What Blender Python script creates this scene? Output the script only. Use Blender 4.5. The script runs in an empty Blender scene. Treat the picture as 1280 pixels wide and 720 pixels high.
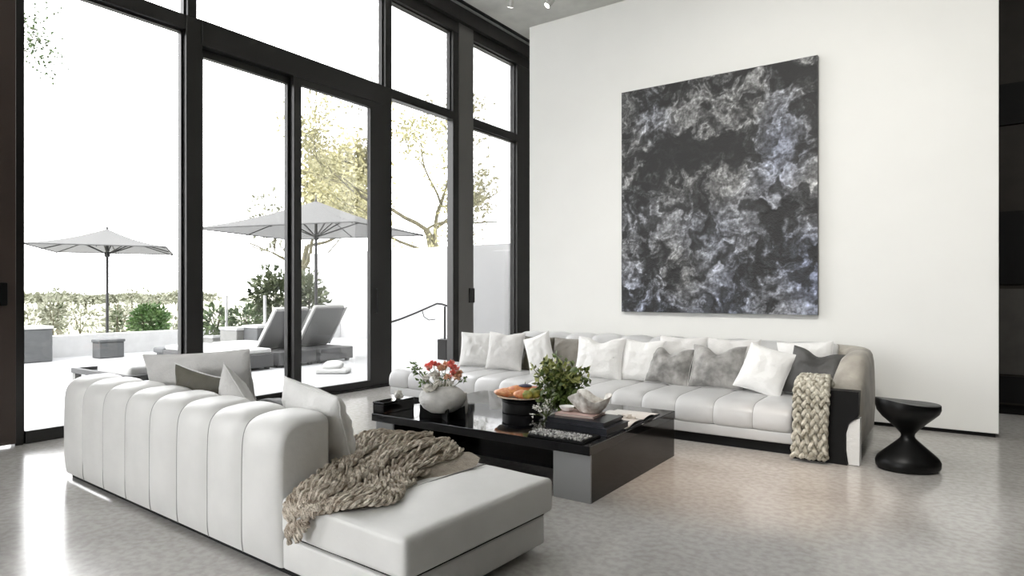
import bpy, bmesh, math, random
from mathutils import Vector, Matrix, Euler, noise
random.seed(7); noise.seed_set(5)
scene = bpy.context.scene
COL = scene.collection
PI = math.pi
H = 1.2
YAW = math.atan(555/800)

# ------------------------------------------------------------------ materials
def mat(name, color=(.5,.5,.5), rough=.5, metal=0.0, spec=.5, var=0.0, vscale=8.0, bump=0.0, bscale=60.0,
        sheen=0.0, coat=0.0, color2=None, detail=4.0, emis=None, trans=0.0, sub=0.0):
    m = bpy.data.materials.new(name); m.use_nodes = True
    nt = m.node_tree; b = nt.nodes['Principled BSDF']
    b.inputs['Base Color'].default_value = (*color, 1)
    b.inputs['Roughness'].default_value = rough
    b.inputs['Metallic'].default_value = metal
    b.inputs['Specular IOR Level'].default_value = spec
    b.inputs['Coat Weight'].default_value = coat
    b.inputs['Coat Roughness'].default_value = .03
    if sheen:
        b.inputs['Sheen Weight'].default_value = sheen
    if emis:
        b.inputs['Emission Color'].default_value = (*emis[0], 1); b.inputs['Emission Strength'].default_value = emis[1]
    tc = nt.nodes.new('ShaderNodeTexCoord')
    if var or color2:
        n = nt.nodes.new('ShaderNodeTexNoise'); n.inputs['Scale'].default_value = vscale; n.inputs['Detail'].default_value = detail
        nt.links.new(tc.outputs['Object'], n.inputs['Vector'])
        r = nt.nodes.new('ShaderNodeValToRGB')
        c2 = color2 or tuple(min(1, c*(1+var)) for c in color)
        c1 = color if color2 else tuple(c*(1-var) for c in color)
        r.color_ramp.elements[0].position = .35; r.color_ramp.elements[1].position = .65
        r.color_ramp.elements[0].color = (*c1, 1); r.color_ramp.elements[1].color = (*c2, 1)
        nt.links.new(n.outputs['Fac'], r.inputs['Fac']); nt.links.new(r.outputs['Color'], b.inputs['Base Color'])
    if bump:
        n2 = nt.nodes.new('ShaderNodeTexNoise'); n2.inputs['Scale'].default_value = bscale; n2.inputs['Detail'].default_value = 5
        nt.links.new(tc.outputs['Object'], n2.inputs['Vector'])
        bp = nt.nodes.new('ShaderNodeBump'); bp.inputs['Strength'].default_value = bump; bp.inputs['Distance'].default_value = .02
        nt.links.new(n2.outputs['Fac'], bp.inputs['Height']); nt.links.new(bp.outputs['Normal'], b.inputs['Normal'])
    return m

def glass_mat(name, tint=(1,1,1), refl=.7):
    m = bpy.data.materials.new(name); m.use_nodes = True
    nt = m.node_tree; nt.nodes.clear()
    o = nt.nodes.new('ShaderNodeOutputMaterial'); mix = nt.nodes.new('ShaderNodeMixShader')
    t = nt.nodes.new('ShaderNodeBsdfTransparent'); g = nt.nodes.new('ShaderNodeBsdfGlossy')
    t.inputs['Color'].default_value = (*tint, 1); g.inputs['Roughness'].default_value = 0.0
    f = nt.nodes.new('ShaderNodeFresnel'); f.inputs['IOR'].default_value = 1.45
    mu = nt.nodes.new('ShaderNodeMath'); mu.operation = 'MULTIPLY'; mu.inputs[1].default_value = refl
    nt.links.new(f.outputs[0], mu.inputs[0]); nt.links.new(mu.outputs[0], mix.inputs[0])
    nt.links.new(t.outputs[0], mix.inputs[1]); nt.links.new(g.outputs[0], mix.inputs[2]); nt.links.new(mix.outputs[0], o.inputs[0])
    return m

def concrete_mat(name):
    m = bpy.data.materials.new(name); m.use_nodes = True
    nt = m.node_tree; b = nt.nodes['Principled BSDF']; L = nt.links.new
    tc = nt.nodes.new('ShaderNodeTexCoord')
    n1 = nt.nodes.new('ShaderNodeTexNoise'); n1.inputs['Scale'].default_value = 1.1; n1.inputs['Detail'].default_value = 8; n1.inputs['Distortion'].default_value = .6
    n2 = nt.nodes.new('ShaderNodeTexNoise'); n2.inputs['Scale'].default_value = 26; n2.inputs['Detail'].default_value = 6
    L(tc.outputs['Object'], n1.inputs['Vector']); L(tc.outputs['Object'], n2.inputs['Vector'])
    r1 = nt.nodes.new('ShaderNodeValToRGB'); e = r1.color_ramp.elements
    e[0].position = .3; e[0].color = (.45,.435,.415,1); e[1].position = .7; e[1].color = (.545,.53,.51,1)
    r2 = nt.nodes.new('ShaderNodeValToRGB'); e = r2.color_ramp.elements
    e[0].position = .38; e[0].color = (.84,.83,.82,1); e[1].position = .6; e[1].color = (1,1,1,1)
    L(n1.outputs['Fac'], r1.inputs['Fac']); L(n2.outputs['Fac'], r2.inputs['Fac'])
    mx = nt.nodes.new('ShaderNodeMix'); mx.data_type = 'RGBA'; mx.blend_type = 'MULTIPLY'; mx.inputs['Factor'].default_value = 1
    L(r1.outputs['Color'], mx.inputs['A']); L(r2.outputs['Color'], mx.inputs['B']); L(mx.outputs['Result'], b.inputs['Base Color'])
    rr = nt.nodes.new('ShaderNodeMapRange'); rr.inputs['From Min'].default_value = .3; rr.inputs['From Max'].default_value = .7
    rr.inputs['To Min'].default_value = .13; rr.inputs['To Max'].default_value = .24
    L(n1.outputs['Fac'], rr.inputs['Value']); L(rr.outputs[0], b.inputs['Roughness'])
    b.inputs['Specular IOR Level'].default_value = .6
    bp = nt.nodes.new('ShaderNodeBump'); bp.inputs['Strength'].default_value = .012; bp.inputs['Distance'].default_value = .01
    L(n2.outputs['Fac'], bp.inputs['Height']); L(bp.outputs['Normal'], b.inputs['Normal'])
    return m

M = dict(
    floor=concrete_mat('polished_concrete'),
    wall=mat('white_plaster', (.80,.80,.775), .85, var=.01, vscale=2, bump=.03, bscale=120),
    ceiling=mat('concrete_ceiling', (.84,.84,.80), .8, var=.12, vscale=1.6, bump=.15, bscale=14),
    frame=mat('black_steel_frame', (.018,.017,.016), .35, metal=.2, spec=.5),
    column=mat('bronze_steel_column', (.16,.155,.15), .38, metal=.3, spec=.5),
    header=mat('bronze_header', (.035,.033,.031), .4, metal=.3),
    brown=mat('dark_bronze_panel', (.055,.040,.033), .4, metal=.2),
    glass=glass_mat('window_glass'),
    leather=mat('off_white_leather', (.73,.725,.705), .42, spec=.45, var=.03, vscale=5, bump=.12, bscale=18),
    leather2=mat('pale_grey_leather', (.52,.52,.52), .34, spec=.6, var=.03, vscale=5, bump=.10, bscale=14),
    taupe=mat('taupe_leather', (.33,.305,.265), .5, var=.18, vscale=7, bump=.8, bscale=9),
    linen=mat('white_linen', (.71,.705,.69), .85, var=.03, vscale=6, bump=.25, bscale=40, sheen=.2),
    linen2=mat('light_grey_linen', (.60,.59,.575), .85, var=.05, vscale=8, bump=.3, bscale=50, sheen=.2),
    greyfab=mat('mottled_grey_velvet', (.13,.127,.12), .6, color2=(.34,.33,.315), vscale=9, bump=.4, bscale=30, sheen=.4),
    greydark=mat('charcoal_velvet', (.035,.034,.032), .55, color2=(.085,.083,.08), vscale=5, bump=.3, bscale=22),
    olive=mat('olive_brown_leather', (.075,.068,.045), .5, var=.2, vscale=9, bump=.3, bscale=16),
    taupefab=mat('taupe_velvet', (.17,.155,.13), .6, var=.1, vscale=9, bump=.3, bscale=26, sheen=.3),
    seam=mat('seam_thread', (.30,.295,.285), .8),
    black=mat('black_plinth', (.008,.008,.008), .55, spec=.15),
    lacquer=mat('black_lacquer', (.005,.005,.006), .05, spec=.42),
    sidelac=mat('satin_black_lacquer', (.010,.0095,.009), .12, spec=.3),
    steel=mat('brushed_steel', (.33,.335,.34), .35, metal=.3, bump=.03, bscale=200),
    stool=mat('black_satin_stool', (.004,.004,.004), .38, spec=.2),
    knit=mat('beige_knit_wool', (.36,.295,.23), .95, color2=(.80,.73,.63), vscale=26, bump=.5, bscale=160),
    knit2=mat('oatmeal_chunky_wool', (.27,.25,.195), .95, color2=(.64,.62,.54), vscale=24, bump=.5, bscale=120),
    woolsheet=mat('beige_wool_cloth', (.40,.35,.29), .95, var=.12, vscale=30, bump=.4, bscale=90),
    stone=mat('rough_grey_stone', (.50,.495,.48), .8, color2=(.82,.81,.79), vscale=7, bump=.8, bscale=18),
    shell=mat('white_shell', (.78,.77,.74), .45, color2=(.33,.30,.26), vscale=16, bump=.5, bscale=30),
    white=mat('white_ceramic', (.8,.8,.79), .3),
    paper=mat('printed_paper', (.62,.62,.61), .45, var=.08, vscale=7),
    pinkbook=mat('dusty_pink_cover', (.45,.32,.29), .5, var=.1),
    greybook=mat('charcoal_cover', (.014,.015,.02), .35, var=.3, vscale=9),
    pages=mat('book_pages', (.62,.59,.52), .8),
    wood=mat('pale_wood', (.62,.50,.38), .5, var=.2, vscale=14),
    orange=mat('orange_glazed', (.55,.17,.07), .4, color2=(.72,.38,.19), vscale=30, bump=.4, bscale=40),
    rust=mat('rust_fruit', (.42,.10,.05), .4, color2=(.62,.27,.08), vscale=22),
    greenfruit=mat('green_gold_fruit', (.16,.19,.04), .4, color2=(.45,.38,.08), vscale=20),
    darkfruit=mat('dusky_blue_fruit', (.05,.05,.09), .4),
    leafdk=mat('dark_green_leaf', (.05,.08,.018), .35, color2=(.10,.14,.035), vscale=20),
    leafyl=mat('yellow_green_leaf', (.20,.23,.06), .4, color2=(.32,.34,.12), vscale=20),
    leafgr=mat('fresh_green_leaf', (.12,.20,.05), .45, var=.2, vscale=20),
    red=mat('coral_red_petal', (.86,.16,.13), .5, color2=(.93,.42,.35), vscale=30),
    peach=mat('peach_petal', (.80,.45,.28), .5, color2=(.85,.62,.45), vscale=30),
    whitepet=mat('white_petal', (.85,.83,.78), .5),
    stem=mat('green_stem', (.10,.13,.04), .6),
    beads=mat('dark_pebble_beads', (.05,.05,.05), .2, metal=.0, color2=(.5,.49,.47), vscale=40),
    patio=mat('pale_terrace_stone', (.38,.385,.39), .7, var=.03, vscale=1.5),
    whitewall=mat('white_garden_render', (.48,.48,.48), .9, var=.02, vscale=2),
    lowwall=mat('white_low_wall', (.5,.502,.505), .9, var=.04),
    planter=mat('grey_stone_planter', (.085,.088,.09), .8, var=.08),
    planterlt=mat('pale_planter', (.20,.20,.19), .8, var=.08),
    umbmetal=mat('umbrella_metal', (.035,.035,.035), .5, metal=.3),
    loungerframe=mat('grey_wicker', (.055,.055,.055), .7, bump=.4, bscale=90),
    loungerback=mat('grey_mesh_sling', (.14,.14,.14), .7, bump=.2, bscale=120),
    mattress=mat('white_outdoor_cushion', (.42,.42,.41), .9, var=.03),
    towel=mat('white_towel', (.40,.40,.39), .9, bump=.5, bscale=50),
    shrub=mat('shrub_leaf', (.035,.065,.02), .6, color2=(.09,.13,.045), vscale=3),
    shrubfresh=mat('box_shrub_leaf', (.045,.105,.025), .6, color2=(.10,.17,.05), vscale=4),
    hedge=mat('olive_hedge_leaf', (.035,.05,.022), .6, color2=(.11,.13,.065), vscale=2.5),
    treeleaf=mat('yellow_blossom_leaf', (.17,.165,.07), .6, color2=(.27,.25,.14), vscale=2),  # yellow leaf colour, lightened for the haze over the tree
    treeleaf2=mat('pale_yellow_flower', (.27,.25,.11), .6, color2=(.32,.30,.17), vscale=2),
    bark=mat('grey_bark', (.05,.045,.03), .9, color2=(.11,.10,.055), vscale=8),
    hazeleaf=mat('hazed_garden_leaf', (.12,.13,.085), .7, color2=(.20,.20,.15), vscale=3),  # paleness of the outdoor haze is mixed into this leaf colour
    drygrass=mat('dry_field', (.20,.205,.13), .9, color2=(.235,.23,.19), vscale=.05),
    rail=mat('dark_handrail', (.03,.03,.03), .4, metal=.6),
    cab=mat('dark_oak_cabinet', (.018,.015,.012), .55, spec=.15, var=.1, vscale=6),
    cabblack=mat('black_cabinet_void', (.006,.006,.006), .6, spec=.1),
    cabgrey=mat('grey_cabinet_front', (.045,.042,.038), .5, spec=.2, var=.08),
    lens=mat('spot_lens', (.9,.9,.85), .3, emis=((1,.95,.85), 6.0)),
    whitemetal=mat('white_metal', (.7,.7,.68), .4),
)

def canvas_mat(name, c, k):
    m = bpy.data.materials.new(name); m.use_nodes = True
    nt = m.node_tree; nt.nodes.clear()
    o = nt.nodes.new('ShaderNodeOutputMaterial'); mix = nt.nodes.new('ShaderNodeMixShader'); mix.inputs[0].default_value = k
    d = nt.nodes.new('ShaderNodeBsdfDiffuse'); t = nt.nodes.new('ShaderNodeBsdfTranslucent')
    n = nt.nodes.new('ShaderNodeTexNoise'); n.inputs['Scale'].default_value = 40
    tc = nt.nodes.new('ShaderNodeTexCoord'); nt.links.new(tc.outputs['Object'], n.inputs['Vector'])
    r = nt.nodes.new('ShaderNodeValToRGB'); r.color_ramp.elements[0].color = (*[x*.96 for x in c], 1); r.color_ramp.elements[1].color = (*[x*1.04 for x in c], 1)
    nt.links.new(n.outputs['Fac'], r.inputs['Fac'])
    for q in (d, t): nt.links.new(r.outputs['Color'], q.inputs['Color'])
    nt.links.new(d.outputs[0], mix.inputs[1]); nt.links.new(t.outputs[0], mix.inputs[2]); nt.links.new(mix.outputs[0], o.inputs[0])
    return m
M['umbr'] = canvas_mat('grey_umbrella_canvas', (.175,.175,.173), .34)
# ------------------------------------------------------------------ helpers
def link(o): COL.objects.link(o); return o
def tag(o, label=None, cat=None, group=None, kind=None):
    if label: o['label'] = label
    if cat: o['category'] = cat
    if group: o['group'] = group
    if kind: o['kind'] = kind
    return o
def thing(name, label, cat, loc=(0,0,0), rz=0, group=None):
    o = bpy.data.objects.new(name, None); o.empty_display_size = .1; link(o)
    o.location = loc; o.rotation_euler = (0,0,rz)
    return tag(o, label, cat, group)
def obj(name, bm, m, parent=None, smooth=True, world=False, label=None, angle=40):
    """world=True: geometry was written in world coordinates and is moved into the (unrotated) parent's frame"""
    if world and parent is not None:
        p = parent; off = Vector((0,0,0))
        while p is not None: off += p.location; p = p.parent
        bmesh.ops.translate(bm, verts=bm.verts, vec=-off)
    bmesh.ops.recalc_face_normals(bm, faces=bm.faces)
    me = bpy.data.meshes.new(name); bm.to_mesh(me); bm.free()
    o = bpy.data.objects.new(name, me); link(o)
    ms = m if isinstance(m, (list, tuple)) else [m]
    for x in ms: me.materials.append(x)
    if smooth:
        me.polygons.foreach_set('use_smooth', [True]*len(me.polygons))
        try: me.set_sharp_from_angle(angle=math.radians(angle))
        except Exception: pass
    if parent is not None: o.parent = parent
    if label: o['label'] = label
    return o
def base_obj(name, bm, m, label, cat, group=None, smooth=True, origin=None, rz=0, angle=40):
    """single mesh thing with geometry written about its own origin, placed at origin"""
    o = obj(name, bm, m, None, smooth, angle=angle)
    if origin: o.location = origin
    o.rotation_euler.z = rz
    return tag(o, label, cat, group)
def struct(name, bm, m, parent=None, smooth=False, world=False):
    o = obj(name, bm, m, parent, smooth, world)
    if parent is None: o['kind'] = 'structure'
    return o
def sroot(name, loc):
    o = bpy.data.objects.new(name, None); link(o); o.location = loc; o['kind'] = 'structure'; return o
def NB(): return bmesh.new()
def box(bm, x0, x1, y0, y1, z0, z1, bev=0, seg=3, M4=None):
    r = bmesh.ops.create_cube(bm, size=1)
    vs = r['verts']
    bmesh.ops.scale(bm, vec=(abs(x1-x0), abs(y1-y0), abs(z1-z0)), verts=vs)
    bmesh.ops.translate(bm, vec=((x0+x1)/2, (y0+y1)/2, (z0+z1)/2), verts=vs)
    if bev:
        es = list({e for v in vs for e in v.link_edges})
        r2 = bmesh.ops.bevel(bm, geom=es, offset=bev, segments=seg, profile=.5, affect='EDGES', clamp_overlap=True)
        vs = list({v for f in r2['faces'] for v in f.verts} | {v for v in vs if v.is_valid})
    if M4: bmesh.ops.transform(bm, matrix=M4, verts=vs)
    return vs
def tube(bm, pts, rad, seg=8, cap=True, mi=0):
    pts = [Vector(p) for p in pts]; n = len(pts)
    rr = rad if isinstance(rad, (list, tuple)) else [rad]*n
    up = None; rings = []
    for i, p in enumerate(pts):
        t = (pts[min(i+1,n-1)]-pts[max(i-1,0)])
        t = t.normalized() if t.length > 1e-9 else Vector((0,0,1))
        if up is None:
            a = Vector((0,0,1)) if abs(t.z) < .9 else Vector((1,0,0))
            up = (a - t*a.dot(t)).normalized()
        else:
            up = (up - t*up.dot(t))
            up = up.normalized() if up.length > 1e-6 else t.orthogonal().normalized()
        s = t.cross(up)
        rings.append([bm.verts.new(p + (up*math.cos(2*PI*k/seg) + s*math.sin(2*PI*k/seg))*rr[i]) for k in range(seg)])
    for a, b in zip(rings, rings[1:]):
        for k in range(seg):
            f = bm.faces.new((a[k], a[(k+1)%seg], b[(k+1)%seg], b[k])); f.material_index = mi
    if cap:
        f = bm.faces.new(rings[0][::-1]); f.material_index = mi
        f = bm.faces.new(rings[-1]); f.material_index = mi
def lathe(bm, prof, seg=40, sx=1, sy=1, c=(0,0,0), fn=None):
    rings = []
    for r, z in prof:
        ring = []
        for k in range(seg):
            a = 2*PI*k/seg
            p = Vector((c[0]+r*math.cos(a)*sx, c[1]+r*math.sin(a)*sy, c[2]+z))
            if fn: p = fn(p, r, a, z)
            ring.append(bm.verts.new(p))
        rings.append(ring)
    for a, b in zip(rings, rings[1:]):
        for k in range(seg): bm.faces.new((a[k], a[(k+1)%seg], b[(k+1)%seg], b[k]))
    bm.faces.new(rings[0][::-1]); bm.faces.new(rings[-1])
def ball(bm, c, r, sc=(1,1,1), sub=2, amp=0, freq=3):
    q = bmesh.ops.create_icosphere(bm, subdivisions=sub, radius=1)
    for v in q['verts']:
        d = v.co.copy(); k = 1 + (amp*noise.noise(d*freq+Vector(c)*7) if amp else 0)
        v.co = Vector((c[0]+d.x*r*sc[0]*k, c[1]+d.y*r*sc[1]*k, c[2]+d.z*r*sc[2]*k))
def prism(bm, poly, axis, a0, a1):
    """extrude a 2-D polygon; axis 'x': poly is (y,z); 'y': (x,z); 'z': (x,y)"""
    def P(p, a):
        return {'x': (a, p[0], p[1]), 'y': (p[0], a, p[1]), 'z': (p[0], p[1], a)}[axis]
    A = [bm.verts.new(P(p, a0)) for p in poly]; B = [bm.verts.new(P(p, a1)) for p in poly]
    n = len(poly)
    bm.faces.new(A); bm.faces.new(B[::-1])
    for i in range(n): bm.faces.new((A[i], B[i], B[(i+1)%n], A[(i+1)%n]))
def grid(bm, nu, nv, f, closeu=False, mi=0):
    V = [[bm.verts.new(f(i/(nu-1) if not closeu else i/nu, j/(nv-1))) for j in range(nv)] for i in range(nu)]
    for i in range(nu if closeu else nu-1):
        for j in range(nv-1):
            a = V[i]; b = V[(i+1)%nu]
            fc = bm.faces.new((a[j], b[j], b[j+1], a[j+1])); fc.material_index = mi
    return V
def leaf(bm, p, d, n, L, W, mi=0, fold=.25):
    d = d.normalized(); s = d.cross(n)
    s = s.normalized() if s.length > 1e-5 else d.orthogonal().normalized()
    n = s.cross(d)
    a = bm.verts.new(p); t = bm.verts.new(p+d*L - n*L*.12)
    m = bm.verts.new(p+d*L*.5 + n*L*.02)
    l = bm.verts.new(p+d*L*.48+s*W*.5+n*W*fold); r = bm.verts.new(p+d*L*.48-s*W*.5+n*W*fold)
    for q in ((a,m,l),(m,t,l),(a,r,m),(m,r,t)):
        f = bm.faces.new(q); f.material_index = mi
def rv(s=1): return Vector((random.uniform(-1,1), random.uniform(-1,1), random.uniform(-1,1)))*s
def rdir():
    while True:
        v = rv()
        if .05 < v.length < 1: return v.normalized()
def leafcloud(bm, c, r, n, L, W=None, nmat=1, shell=.5, flat=1.0):
    for _ in range(n):
        d = rdir(); k = shell + (1-shell)*random.random()
        p = Vector((c[0]+d.x*r[0]*k, c[1]+d.y*r[1]*k, c[2]+d.z*r[2]*k))
        dd = (d + rv(.8)).normalized()
        l = L*random.uniform(.6, 1.3)
        leaf(bm, p, dd, rdir(), l, (W or L*.5)*random.uniform(.7, 1.2), random.randrange(nmat))

def dl(d, l): return Vector((d*-math.sin(YAW)+l*math.cos(YAW), d*math.cos(YAW)+l*math.sin(YAW), 0))
def at(u, d): return dl(d, (u-640)*d/800)
def nvec(p): return Vector((noise.noise(p), noise.noise(p+Vector((31.4,7.7,2.1))), noise.noise(p+Vector((-11.2,19.3,5.9)))))
# ------------------------------------------------------------------ camera and sky
cam = bpy.data.cameras.new('camera'); co = bpy.data.objects.new('camera', cam); link(co)
co.location = (0, 0, H); co.rotation_euler = (PI/2, 0, YAW)
cam.sensor_width = 36; cam.lens = 36*800/1280; cam.shift_y = 6/1280; cam.clip_end = 2000; cam.clip_start = .02
scene.camera = co
w = bpy.data.worlds.new('overcast_sky'); scene.world = w; w.use_nodes = True
bg = w.node_tree.nodes['Background']; bg.inputs['Color'].default_value = (.985, .99, 1, 1); bg.inputs['Strength'].default_value = 7.0
scene.view_settings.view_transform = 'Standard'; scene.view_settings.look = 'None'
scene.view_settings.exposure = 0; scene.view_settings.gamma = 1; scene.view_settings.use_curve_mapping = False
try:
    scene.cycles.use_denoising = True; scene.cycles.max_bounces = 10; scene.cycles.diffuse_bounces = 6
    scene.cycles.transparent_max_bounces = 16; scene.cycles.sample_clamp_indirect = 6
except Exception: pass

# ------------------------------------------------------------------ the room
XW = -6.1
CZ = 5.46
b = NB(); box(b, XW-.08, 6.5, -5, 10.2, -.2, 0); struct('floor', b, M['floor'])
b = NB(); box(b, XW-.25, 6.5, -5, 10.2, CZ, CZ+.25); struct('ceiling', b, M['ceiling'])
# free standing white wall
b = NB(); box(b, -4.33, .29, 6.62, 6.92, .035, 4.48, bev=.004, seg=1); struct('wall_back', b, M['wall'])
b = NB(); box(b, -4.31, .27, 6.65, 6.90, 0, .035); struct('baseboard_back', b, M['black'])
b = NB(); box(b, XW-.25, 6.5, 10.2, 10.4, 0, CZ); struct('wall_far', b, M['wall'])
b = NB(); box(b, 6.5, 6.7, -5, 10.4, 0, CZ); struct('wall_right', b, M['cab'])
b = NB(); box(b, -1.0, 6.7, -5.2, -5, 0, CZ); box(b, XW-.25, -4.04, -5.2, -5, 0, CZ); box(b, -4.04, -1.0, -5.2, -5, 4.3, CZ); struct('wall_front', b, M['wall'])  # unseen end wall, its opening sized to hold back light from behind
# wall between the last window and the far wall
b = NB(); box(b, XW-.12, XW+.06, 9.27, 10.2, 0, CZ); struct('wall_left', b, M['brown'])

def steel_bar(name, y0, y1, z0, z1, x0=XW-.07, x1=XW+.05, m='frame'):
    b = NB(); box(b, x0, x1, y0, y1, z0, z1, bev=.004, seg=1); return struct(name, b, M[m])
# header beam with blind track
b = NB(); box(b, XW-.12, XW+.05, -5, 9.27, 5.05, 5.20); box(b, XW-.12, XW+.13, -5, 9.27, 5.20, 5.44); box(b, XW-.1, XW+.2, -5, 9.27, 5.44, CZ)
struct('trim_1', b, M['header'])
b = NB(); box(b, XW+.13, XW+.17, 1.9, 9.27, 5.405, 5.425); struct('trim_2', b, M['steel'])
# transoms
steel_bar('trim_3', 1.96, 3.26, 3.72, 3.86)
steel_bar('trim_4', 3.40, 5.80, 3.61, 3.86, x1=XW+.07)
steel_bar('trim_5', 5.97, 7.22, 3.74, 3.86)
steel_bar('trim_6', 7.68, 8.90, 3.74, 3.86)
# posts
steel_bar('trim_7', 3.25, 3.41, 0, 3.86, x1=XW+.06)
steel_bar('trim_8', 3.27, 3.36, 3.86, 5.05)
steel_bar('trim_9', 5.78, 5.97, 0, 3.86, x1=XW+.05, m='frame')
steel_bar('trim_10', 5.86, 5.97, 3.86, 5.05)
steel_bar('trim_11', 7.21, 7.34, 0, 5.05)
c1 = sroot('trim_12', (XW, 7.5, 0))
b = NB(); box(b, -.10, .06, -.165, .18, 0, 5.2, bev=.004, seg=1); obj('column', b, M['column'], c1, smooth=False)
b = NB(); box(b, .06, .085, .06, .18, 1.05, 1.27, bev=.004, seg=1); obj('lock_plate', b, M['frame'], c1, smooth=False)
steel_bar('trim_13', 8.88, 9.27, 0, 5.05, x0=XW-.10, m='frame')
# dark pocket panel on the left with its pull
p1 = sroot('door_3', (XW+.02, 1.0, 0))
b = NB(); box(b, -.05, .05, -.95, .90, .02, 5.2, bev=.005, seg=1); obj('door_panel', b, M['brown'], p1, smooth=False)
b = NB(); box(b, .05, .075, .72, .84, 1.10, 1.28, bev=.01, seg=2); obj('pull_plate', b, M['cabblack'], p1)
b = NB(); box(b, -.07, .02, .90, .955, 0, 5.05); obj('door_jamb', b, M['frame'], p1, smooth=False)

def window(name, y0, y1, z0, z1, fw=.035, sill=.0, xg=XW-.03, panes=True):
    r = sroot(name, (xg, (y0+y1)/2, z0))
    h = (y1-y0)/2; zz = z1-z0
    b = NB()
    box(b, -.03, .03, -h, -h+fw, 0, zz); box(b, -.03, .03, h-fw, h, 0, zz)
    box(b, -.03, .03, -h+fw, h-fw, zz-fw, zz)
    if sill: box(b, -.05, .06, -h+fw, h-fw, 0, sill)
    obj('window_frame', b, M['frame'], r, smooth=False)
    b = NB(); box(b, -.006, .006, -h+fw*.9, h-fw*.9, sill, zz-fw*.9); obj('pane', b, M['glass'], r, smooth=False)
    return r
window('window_1', 1.955, 3.25, 0, 3.72, fw=.02, sill=.10)
window('window_2', 1.955, 3.27, 3.86, 5.05, fw=.015)
window('window_3', 3.36, 5.86, 3.86, 5.05, fw=.02, sill=.015)
window('window_4', 5.97, 7.21, 3.86, 5.05, fw=.02, sill=.015)
window('window_5', 7.68, 8.88, 3.86, 5.05, fw=.02, sill=.015)
window('window_6', 7.68, 8.88, 0, 3.74, fw=.02, sill=.08)
# the rest of the glass wall, behind the viewer
window('window_7', -2.4, .05, 0, 5.05, fw=.04, sill=.08)
b = NB(); box(b, XW-.12, XW+.06, -5, -2.4, 0, 5.05); struct('wall_left', b, M['wall'])  # unseen solid stretch, put in to cut light on the near faces
r = window('added_window_9', -1.52, 1.52, 0, 4.3, fw=.04, sill=.08); r.location = (-2.52, -5.1, 0); r.rotation_euler.z = PI/2  # unseen window, added to let in light from behind the viewer

def slider(name, y0, y1, stl, str_, xg, handle):
    r = sroot(name, (xg, (y0+y1)/2, 0)); h = (y1-y0)/2
    b = NB()
    box(b, -.028, .028, -h, -h+stl, .02, 3.61); box(b, -.028, .028, h-str_, h, .02, 3.61)
    box(b, -.028, .028, -h+stl, h-str_, .02, .10); box(b, -.028, .028, -h+stl, h-str_, 3.53, 3.61)
    obj('door_frame', b, M['frame'], r, smooth=False)
    b = NB(); box(b, -.006, .006, -h+stl, h-str_, .10, 3.53); obj('pane', b, M['glass'], r, smooth=False)
    b = NB(); yy = h-str_/2 if handle > 0 else -h+stl/2
    tube(b, [(.028,yy,.95),(.06,yy,.95),(.06,yy,1.25),(.028,yy,1.25)], .008, 8); obj('door_handle', b, M['rail'], r)
slider('door_1', 3.41, 4.55, .05, .12, XW-.045, 1)
slider('door_2', 4.46, 5.78, .10, .19, XW+.03, 1)
b = NB(); box(b, XW-.10, XW+.10, 3.41, 6.05, 0, .02); struct('trim_14', b, M['frame'])

# adjoining dark kitchen beyond the wall's right end
k = thing('kitchen_cabinet', 'tall dark kitchen cabinet wall seen past the right end of the white wall', 'cabinet', (3.2, 7.95, 0))
b = NB(); box(b, -2.95, 2.9, .0, .6, .10, 5.455); obj('body', b, M['cab'], k, smooth=False)
b = NB(); box(b, -2.95, 2.9, .05, .6, 0, .10); obj('plinth', b, M['cabblack'], k, smooth=False)
for i in range(6):
    b = NB(); box(b, -2.94+i*.97, -2.94+i*.97+.96, -.02, 0, .40, 1.24, bev=.003, seg=1); obj('drawer_front', b, M['cabgrey'], k, smooth=False)
    b = NB(); box(b, -2.94+i*.97, -2.94+i*.97+.96, -.02, 0, 1.28, 2.0, bev=.003, seg=1); obj('cabinet_door', b, M['cabblack'], k, smooth=False)
b = NB(); box(b, -2.95, 2.9, -.03, 0, 2.85, 3.25); obj('dark_recess', b, M['cabblack'], k, smooth=False)
b = NB(); box(b, -2.95, 2.9, -.01, .02, .12, .38); obj('oven_band', b, M['cabblack'], k, smooth=False)

# ceiling spotlights
def spot(x, y, label, rx):
    t = thing('track_spotlight', label, 'ceiling light', (x, y, CZ))
    b = NB(); lathe(b, [(.045,0),(.045,-.02),(.02,-.025)], 20); tube(b, [(0,0,-.02),(0,0,-.07)], .01, 8); obj('mount', b, M['whitemetal'], t)
    b = NB(); lathe(b, [(.03,0),(.042,-.02),(.05,-.14),(.046,-.145)], 24); h = obj('lamp_head', b, M['whitemetal'], t); h.location = (0,0,-.07); h.rotation_euler = (rx, .5, 0)
    b = NB(); lathe(b, [(.040,-.146),(.040,-.150)], 20); obj('lens', b, M['lens'], h)
spot(-5.15, 7.42, 'small white spotlight on the concrete ceiling, the one nearer the windows', .4)
spot(-4.71, 7.82, 'small white spotlight on the concrete ceiling, the one nearer the white wall', -.5)

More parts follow.
